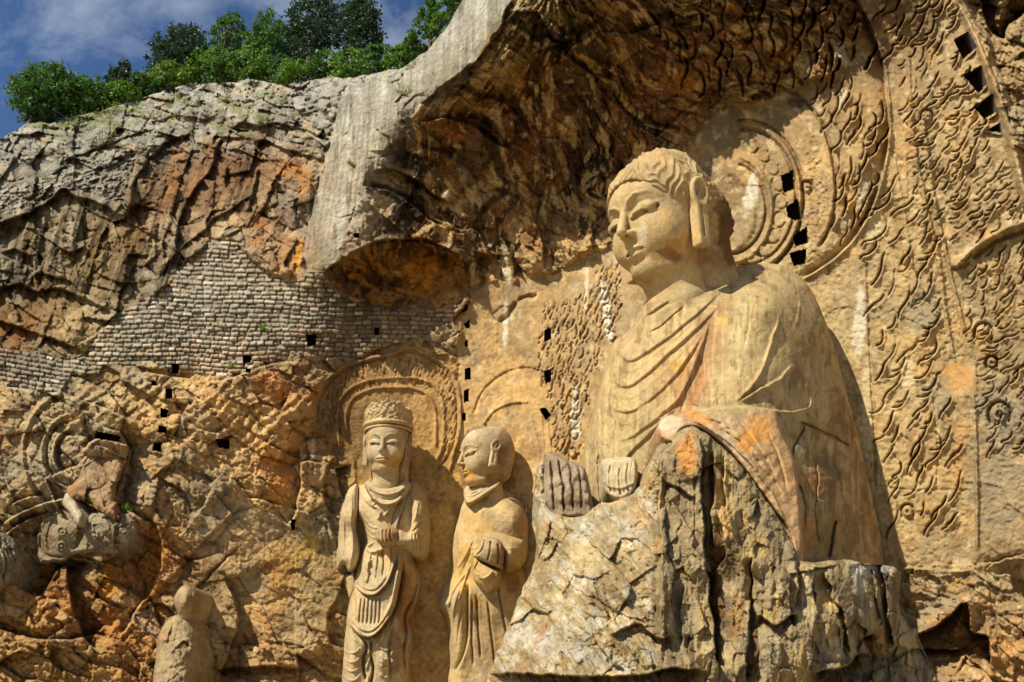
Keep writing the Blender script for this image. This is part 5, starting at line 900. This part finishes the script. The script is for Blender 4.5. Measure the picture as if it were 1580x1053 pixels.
def nh_c():
    for p in ([(748,832),(744,848),(734,858)], [(757,834),(756,850),(752,866)], [(768,838),(770,855),(768,872)]): groove(p, 1.3, -.16, taper=.1)
inflate('hand', [(746,829),(758,829),(770,834),(778,846),(777,868),(774,879),(760,874),(742,866),(730,858),(738,846)], [(746,829,26.0),(730,858,26.4),(760,850,25.8),(776,870,26.1)], 7, .5, 1.0, M_stat, N_, nh_c, ncol(4, (166, 142, 110)), st=1.05)
def nc_c():
    groove([(734,880),(742,892),(752,890),(762,880)], 1.6, .14); groove([(738,866),(733,880),(740,886)], 1.4, -.16)
inflate('cuff', [(733,858),(744,868),(760,876),(774,880),(772,892),(764,906),(753,916),(742,908),(732,896),(730,876)], [(733,858,26.6),(774,880,26.5),(753,890,26.2),(753,916,26.7)], 7, .4, 1.0, M_stat, N_, nc_c, ncol(5, (176, 148, 104)), st=1.05)
def col_c():
    for k in range(3): groove([(716,758+k*5),(730,757+k*5),(746,750+k*4),(764,738+k*4)], 1.4, -.10)
inflate('collar', [(716,756),(722,750),(738,748),(754,740),(764,732),(774,738),(772,748),(756,760),(738,772),(722,778),(716,768)], [(716,760,27.6),(740,758,26.9),(768,740,27.5),(738,770,26.8)], 6, .35, 1.2, M_stat, N_, col_c, ncol(6), st=1.05)
# ---------------------------------------------------------------- worn remains on the left
def wcol(rgbs, sd):
    return lambda P: tintfn(P, None, rgbs, sd, .1)
T = empty('broken_torso', unproj(140., 880., 22.), 'headless broken torso with round breast ornaments jutting from the lower left rock', 'statue')
def t_c():
    global H
    H += .03*fbm(U/10, V/10, 731, 4)
    for cx, cy, r0 in [(95,820,6),(144,826,7),(95,843,6)]: 
        t = np.radians(np.linspace(0, 350, 24)); groove(np.c_[cx+r0*np.cos(t), cy+r0*np.sin(t)], 1.4, .12, 0, 0, 0); groove([(cx-1,cy),(cx+1,cy+1)], 2.4, .12, taper=0)
    for p, w_, d_ in [([(88,784),(72,805),(63,830),(66,852),(86,860),(110,858)], 2, -.16), ([(84,780),(66,802),(58,832),(62,860),(90,868)], 2, .14), ([(92,786),(76,808),(70,832),(74,850)], 1.6, .1), ([(180,795),(176,815),(174,835)], 1.8, .12), ([(186,796),(183,812),(180,830)], 1.4, -.1), ([(110,850),(125,830),(128,800),(112,780)], 6, -.25)]: groove(p, w_, d_, wob=.6)
    fa, fb, _ = facets(U/20, V/15, 732, .9); fa2, _, _ = facets(U/8, V/7, 733, .9); H += (.15*fa+.06*fa2)*smooth01((U-105)/30)+.03*fbm(U/4, V/4, 734, 3)
inflate('chest', [(100,762),(82,776),(66,796),(57,825),(56,856),(60,872),(84,870),(102,866),(122,856),(150,856),(170,858),(196,850),(208,836),(216,812),(208,798),(190,790),(160,786),(140,790),(128,800),(118,795),(116,770)], [(100,762,25.2),(60,850,24.9),(90,825,24.3),(125,830,24.6),(145,825,24.0),(190,820,24.0),(212,812,24.8),(170,856,24.6)], 9, .6, 2.0, M_rock, T, t_c, wcol([(150, 132, 102), ((130, 112, 82), .0, .6, 0), ((176, 164, 134), .2, .5, 0), ((160, 104, 60), .3, .4, 0)], 30), wob=5)
def st_c():
    global H; fa, fb, _ = facets(U/26, V/34, 741, 1.0); fa2, fb2, _ = facets(U/10, V/11, 742, .9); H += .28*fa+.08*fa2-.06*np.exp(-fb*12)
inflate('neck_stump', [(136,694),(150,682),(170,684),(188,694),(191,708),(186,740),(180,770),(184,800),(160,796),(150,786),(130,776),(106,770),(104,752),(122,735),(132,712)], [(136,694,25.0),(188,700,25.0),(150,730,24.5),(180,770,24.2),(106,765,24.2),(150,785,23.9)], 14, .7, 1.8, M_rock, T, st_c, wcol([(170, 138, 96), ((184, 122, 66), .0, .6, 0), ((150, 130, 100), .1, .6, 0), ((120, 84, 54), .2, .6, 1)], 31), wob=6)
inflate('shoulder', [(100,762),(112,764),(122,780),(128,800),(120,812),(108,792),(96,776)], [(100,762,24.2),(128,806,23.6),(112,785,23.9)], 10, .4, 1.4, M_stat, T, None, wcol([(186, 172, 142), ((160, 140, 108), .0, .5, 0)], 32), wob=3)
S = empty('worn_figure', unproj(272., 1100., 24.2), 'small weathered standing figure without face in front of the dark shadowed rock', 'statue')
wc = wcol([(170, 146, 106), ((142, 116, 80), .0, .6, 0), ((188, 166, 126), .15, .5, 0), ((190, 120, 70), .3, .5, 0)], 33)
def wf_c():
    global H; fa, fb, _ = facets(U/15, V/18, 751, 1.0); H += .10*fa+.05*fbm(U/5, V/5, 752, 3)
    step([(256,1000),(262,965),(262,950),(280,965),(292,990)], -.05, 8, .14, 6); step([(272,1000),(284,990),(294,1000)], -.2, 6, .1, 5)
inflate('torso', [(264,952),(252,966),(243,985),(241,1010),(238,1040),(234,1070),(232,1180),(306,1180),(300,1053),(304,1020),(308,990),(306,965),(296,952),(282,946)], [(264,952,24.2),(243,1000,24.0),(275,1000,23.2),(306,980,24.2),(270,1053,23.1),(300,1100,24.0),(270,1180,23.0)], 16, .7, 2.0, M_rock, S, wf_c, wc, wob=2)
def hd_c():
    global H; fa, _, _ = facets(U/13, V/15, 753, 1.0); H += .09*fa+.03*fbm(U/4, V/4, 754, 3)
inflate('head', [(286,903),(276,907),(270,918),(269,932),(273,944),(279,957),(291,958),(297,944),(302,930),(303,915),(296,906)], [(285,904,23.9),(266,930,24.0),(285,930,23.3),(304,925,23.8),(285,956,23.9)], 20, .9, 1.6, M_stat, S, hd_c, wc, wob=2)
# fragments
FR = empty('drapery_fragment', unproj(10., 880., 21.3), 'fragment of fluted carved drapery at the left edge of the rock', 'carving')
def fr_c():
    for x, d_ in ((1,-.10), (8,-.16), (13,-.08), (19,-.12)): groove([(x-14,832),(x-2,850),(x+3,870),(x-6,897)], 1.5, d_, wob=2)
    global H; fa, _, _ = facets(U/14, V/16, 735, 1.0); H += .14*fa+.05*fbm(U/5, V/5, 736, 3)
inflate('folds', [(-40,826),(0,822),(22,832),(27,850),(24,872),(18,890),(10,905),(-40,905)], [(-40,860,22.9),(0,830,23.7),(24,860,24.0),(5,865,23.3),(10,900,23.9)], 6, .25, 1.4, M_rock, FR, fr_c, wcol([(160, 148, 118), ((130, 116, 88), .0, .6, 0)], 34), wob=1)
# ---------------------------------------------------------------- trees and bushes along the crest
def leafmat(name, c1, c2):
    m = bpy.data.materials.new(name); m.use_nodes = True; t = m.node_tree; b = t.nodes['Principled BSDF']; b.inputs['Roughness'].default_value = .55; b.inputs['Specular IOR Level'].default_value = .25
    g = t.nodes.new('ShaderNodeNewGeometry'); r = t.nodes.new('ShaderNodeValToRGB'); r.color_ramp.elements[0].color = (*c1, 1); r.color_ramp.elements[1].color = (*c2, 1)
    t.links.new(g.outputs['Random Per Island'], r.inputs[0]); t.links.new(r.outputs[0], b.inputs['Base Color'])
    tr = t.nodes.new('ShaderNodeBsdfTranslucent'); t.links.new(r.outputs[0], tr.inputs[0]); mxs = t.nodes.new('ShaderNodeMixShader'); mxs.inputs[0].default_value = .3
    o = t.nodes['Material Output']; t.links.new(b.outputs[0], mxs.inputs[1]); t.links.new(tr.outputs[0], mxs.inputs[2]); t.links.new(mxs.outputs[0], o.inputs[0]); return m
LM = {'dark': leafmat('dark_leaves', (.018, .045, .022), (.055, .10, .035)), 'mid': leafmat('green_leaves', (.035, .10, .018), (.12, .24, .035)), 'bright': leafmat('bright_leaves', (.07, .17, .02), (.22, .36, .05)), 'grass': leafmat('grass_blades', (.12, .16, .03), (.34, .36, .10))}
M_bark = bpy.data.materials.new('bark'); M_bark.use_nodes = True; bb = M_bark.node_tree.nodes['Principled BSDF']; bb.inputs['Roughness'].default_value = .9
bn = M_bark.node_tree.nodes.new('ShaderNodeTexNoise'); bn.inputs['Scale'].default_value = 12; bc = M_bark.node_tree.nodes.new('ShaderNodeValToRGB'); bc.color_ramp.elements[0].color = (.04, .03, .02, 1); bc.color_ramp.elements[1].color = (.16, .13, .09, 1)
M_bark.node_tree.links.new(bn.outputs[0], bc.inputs[0]); M_bark.node_tree.links.new(bc.outputs[0], bb.inputs['Base Color'])
def crest(x):
    y = float(np.interp(x, skyl[:, 0], skyl[:, 1])); Y = float(Yc[min(max(int((y-cv[0])/12), 0), len(cv)-1), min(max(int((x-cu[0])/12), 0), len(cu)-1)]); return y, Y
def tube(vs_, fs_, a, b, r1, r2, n=5):
    a = np.array(a, float); b = np.array(b, float); d = b-a; L = np.linalg.norm(d); d = d/max(L, 1e-6); x = np.cross(d, [.3, .9, .1]); x /= np.linalg.norm(x); y = np.cross(d, x); k = len(vs_)
    for c, r in ((a, r1), (b, r2)):
        for i in range(n): t = 2*math.pi*i/n; vs_.append(c+r*(math.cos(t)*x+math.sin(t)*y))
    for i in range(n): fs_.append((k+i, k+(i+1) % n, k+n+(i+1) % n, k+n+i))
def leaves(cent, rad, n, size, r, feather=False):
    """n leaves in irregular clumps; returns quads"""
    pts = []; k = max(9, n//30); cl = []
    for _ in range(k):
        d = np.array([r.gauss(0, 1) for _ in range(3)]); d /= np.linalg.norm(d); q = (r.random()**.36); cl.append((cent+d*rad*q, .04+.11*r.random()))
    rr2 = np.random.default_rng(r.randrange(10**6)); which = rr2.integers(0, k, n); cc = np.array([c[0] for c in cl])[which]; cs = np.array([c[1] for c in cl])[which]
    p = cc+rr2.normal(0, 1, (n, 3))*cs[:, None]*rad*np.array([1, 1, .7])
    a = rr2.normal(0, 1, (n, 3)); a /= np.linalg.norm(a, axis=1)[:, None]; b = np.cross(a, rr2.normal(0, 1, (n, 3))); b /= np.linalg.norm(b, axis=1)[:, None]
    s = size*rr2.uniform(.6, 1.3, (n, 1)); a = a*s; b = b*s*(.28 if feather else .5)
    V_ = np.stack([p-a, p-b*1.0, p+a, p+b], 1).reshape(-1, 3); return V_, np.arange(4*n).reshape(-1, 4), cl
def tree(name, x, hp, wp, back, kind, label, cat, group, seed, dens=1.0, lean=0, trunk=.3, feather=False, ysink=0):
    back = back*.3
    r = random.Random(seed); y, Y = crest(x); p0 = unproj(float(x), float(y)+1.5, Y+.1)+np.array([0, back, .10*back-.3]); fz = (p0[1]*CT+(p0[2]-CAMZ)*ST); Hm = (hp+17*back)*fz/F/.70; Wm = wp*fz/F
    g = empty(name, p0, label, cat, group); top = p0+np.array([lean*Hm, 0, Hm]); tv, tf = [], []
    cen = p0+np.array([lean*Hm*.6, 0, Hm*(trunk+(1-trunk)*.5)]); rad = np.array([Wm/2, Wm/3, Hm*(1-trunk)*.5])
    n = int(min(7000, 210*Wm*Hm*dens)); lv, lf, cl = leaves(cen, rad*.95, n, .135 if not feather else .20, r, feather)
    mid = p0+(top-p0)*(trunk+.05); tube(tv, tf, p0-np.array([0, 0, .6]), mid, .045*Hm*.5+.03, .03*Hm*.5+.02, 6); up_ = p0+(top-p0)*.8; tube(tv, tf, mid, up_, .03*Hm*.5+.02, .02, 6)
    for c, _ in cl[:14]:
        b0 = p0+(top-p0)*r.uniform(trunk*.6, .7); m_ = (b0+c)/2+np.array([0, 0, .08*Hm]); tube(tv, tf, b0, m_, .012*Hm+.015, .008*Hm+.01, 4); tube(tv, tf, m_, c, .008*Hm+.01, .012, 4)
    mk('trunk', tv, tf, M_bark, g); mk('crown', lv, lf, LM[kind], g, smooth=False)
TG = 'trees and bushes along the cliff crest'
for i, (x, hp, wp, bk, kd, fe, dn, tr_, nm, lab, cat) in enumerate([
 (236, 112, 100, 3, 'dark', 0, 1.3, .25, 'dark_tree', 'dark rounded tree standing alone left of the middle of the crest', 'tree'),
 (462, 160, 92, 4, 'dark', 0, 1.15, .30, 'dark_tree', 'tallest dark tree, left of the tall pair on the crest', 'tree'),
 (532, 138, 84, 4, 'dark', 0, 1.0, .30, 'dark_tree', 'right one of the tall dark pair on the crest', 'tree'),
 (430, 92, 60, 5, 'dark', 0, .7, .35, 'dark_tree', 'thin dark tree left of the tall pair', 'tree'),
 (152, 82, 40, 3, 'dark', 0, 1.2, .2, 'dark_tree', 'small narrow dark tree left of the lone rounded tree', 'tree'),
 (318, 118, 60, 2.5, 'mid', 1, .5, .35, 'feathery_tree', 'open feathery green tree between the two dark groups', 'tree'),
 (395, 112, 80, 2.5, 'mid', 1, .5, .3, 'feathery_tree', 'loose green tree left of the tall dark pair', 'tree'),
 (28, 104, 110, 2, 'mid', 1, .8, .25, 'feathery_tree', 'green feathery tree at the far left end of the crest', 'tree'),
 (92, 72, 80, 2.5, 'mid', 1, .8, .25, 'feathery_tree', 'second feathery tree from the left end', 'tree'),
 (662, 92, 50, 2, 'mid', 0, .8, .3, 'green_tree', 'small green tree beside the top of the cut slab', 'tree'),
 (60, 34, 70, 1, 'dark', 0, 1, .05, 'bush', 'low dark bush at the foot of the leftmost trees', 'bush'),
 (118, 52, 70, 1.3, 'mid', 0, 1.2, .05, 'bush', 'green bush below the small narrow dark tree', 'bush'),
 (168, 46, 70, 1, 'bright', 0, 1.2, .05, 'bush', 'light bush just right of the small narrow dark tree', 'bush'),
 (206, 52, 74, 1.2, 'mid', 0, 1.2, .05, 'bush', 'mid green bush under the left side of the lone dark tree', 'bush'),
 (254, 44, 74, .8, 'bright', 0, 1.3, .05, 'bush', 'bright bush under the right side of the lone dark tree', 'bush'),
 (294, 60, 74, 1.4, 'bright', 0, 1.2, .05, 'bush', 'tall bright bush left of the open feathery tree', 'bush'),
 (338, 58, 70, 1.2, 'mid', 0, 1.2, .05, 'bush', 'rounded bush right of the open feathery tree', 'bush'),
 (376, 66, 74, 1.5, 'bright', 0, 1.1, .05, 'bush', 'high bright bush in the middle of the crest', 'bush'),
 (416, 44, 74, .9, 'mid', 0, 1.2, .05, 'bush', 'low bush under the thin dark tree', 'bush'),
 (458, 40, 74, .8, 'bright', 0, 1.2, .05, 'bush', 'bright bush at the foot of the tallest tree', 'bush'),
 (500, 42, 74, .9, 'mid', 0, 1.2, .05, 'bush', 'bush between the trunks of the tall dark pair', 'bush'),
 (540, 44, 74, .8, 'bright', 0, 1.2, .05, 'bush', 'bright bush under the right dark tree', 'bush'),
 (580, 46, 70, .9, 'mid', 0, 1.2, .05, 'bush', 'green bush right of the tall dark pair', 'bush'),
 (614, 46, 60, .8, 'bright', 0, 1.2, .05, 'bush', 'bright bush above the left edge of the cut slab', 'bush'),
 (642, 50, 50, .8, 'mid', 0, 1.2, .05, 'bush', 'dense bush left of the small green tree', 'bush'),
 (676, 48, 50, .8, 'bright', 0, 1.2, .05, 'bush', 'bright bush hanging at the upper edge of the cut slab', 'bush'),
 (702, 42, 46, .8, 'mid', 0, 1.2, .05, 'bush', 'topmost bush where the slab leaves the frame', 'bush')]):
    tree(nm, x, hp, wp, bk, kd, lab, cat, TG, 900+i, dn, [.05, -.04, .0, .08, -.06][i % 5], tr_, bool(fe))
# grass on the crest and small plants rooted in the masonry
def surf(x, y):
    j = int((x-GX0)/GST); i = int((y-GY0)/GST); return P3[i, j].astype(float)
FAN = []
def grassclump(spots, name, lab, cat, kind, n=60, sz=.16, sp=.35):
    r = np.random.default_rng(5); VV = []; 
    for (x, y, k) in spots:
        c = surf(x, y); m = int(n*k); p = c+r.normal(0, 1, (m, 3))*np.array([sp*k, .10, sp*.35*k])+np.array([0, -.05, 0]); d = r.normal(0, .5, (m, 3))+np.array([0, -.3, 1]); d /= np.linalg.norm(d, axis=1)[:, None]; w_ = np.cross(d, r.normal(0, 1, (m, 3))); w_ /= np.linalg.norm(w_, axis=1)[:, None]
        s_ = sz*r.uniform(.6, 1.4, (m, 1))
        if kind != 'grass' or len(spots) == 1: d = d+r.normal(0, .5, (m, 3)); t_ = c+d*s_*1.5; FAN.append((c, t_-w_*.04-d*s_*.5, t_, t_+w_*.04-d*s_*.5))
        VV.append(np.stack([p-w_*.02, p+w_*.02, p+d*s_+w_*.015, p+d*s_-w_*.015], 1).reshape(-1, 3))
    if len(spots) == 1:
        c, a, t, b = FAN[-1]; m = len(a); vv = np.vstack([[c], a, t, b]); i = np.arange(m); return mk(name, vv, np.c_[0*i, 1+i, 1+m+i, 1+2*m+i], LM[kind], smooth=False)
    VV = np.vstack(VV); o = mk(name, VV, np.arange(len(VV)).reshape(-1, 4), LM['grass'] if kind == 'grass' else LM[kind], smooth=False); return o
gs = [(130,186,1.4),(150,182,1.2),(170,176,1.5),(190,172,1),(118,192,1),(140,200,.8),(230,182,1.2),(245,186,1),(168,212,.9),(158,222,.8),(280,152,1.3),(300,164,1),(215,168,1),(320,142,1.2),(345,140,1),(434,158,1),(430,162,.7),(76,280,.6),(560,128,.8),(470,134,1),(400,134,1),(630,140,1.2),(628,146,.8),(260,166,1),(105,196,.8)]
tag(grassclump(gs, 'grass', None, None, 'grass'), 'dry green grass in the cracks of the crest', 'grass', kind='stuff')
for x, y, k, lab in [(406,512,1.3,'small green plant rooted in the retaining wall courses'), (196,793,.9,'tiny green tuft on top of the broken torso'), (545,259,.5,'tiny plant on the cut slab'), (145,325,.7,'small tuft under the dry stone wall'), (358,570,.7,'little plant in the ragged lower edge of the retaining wall')]:
    o = grassclump([(x, y, k)], 'small_plant', None, None, 'bright' if k > .8 else 'grass', 90, .14, .22); tag(o, lab, 'plant', 'small plants rooted in the rock')
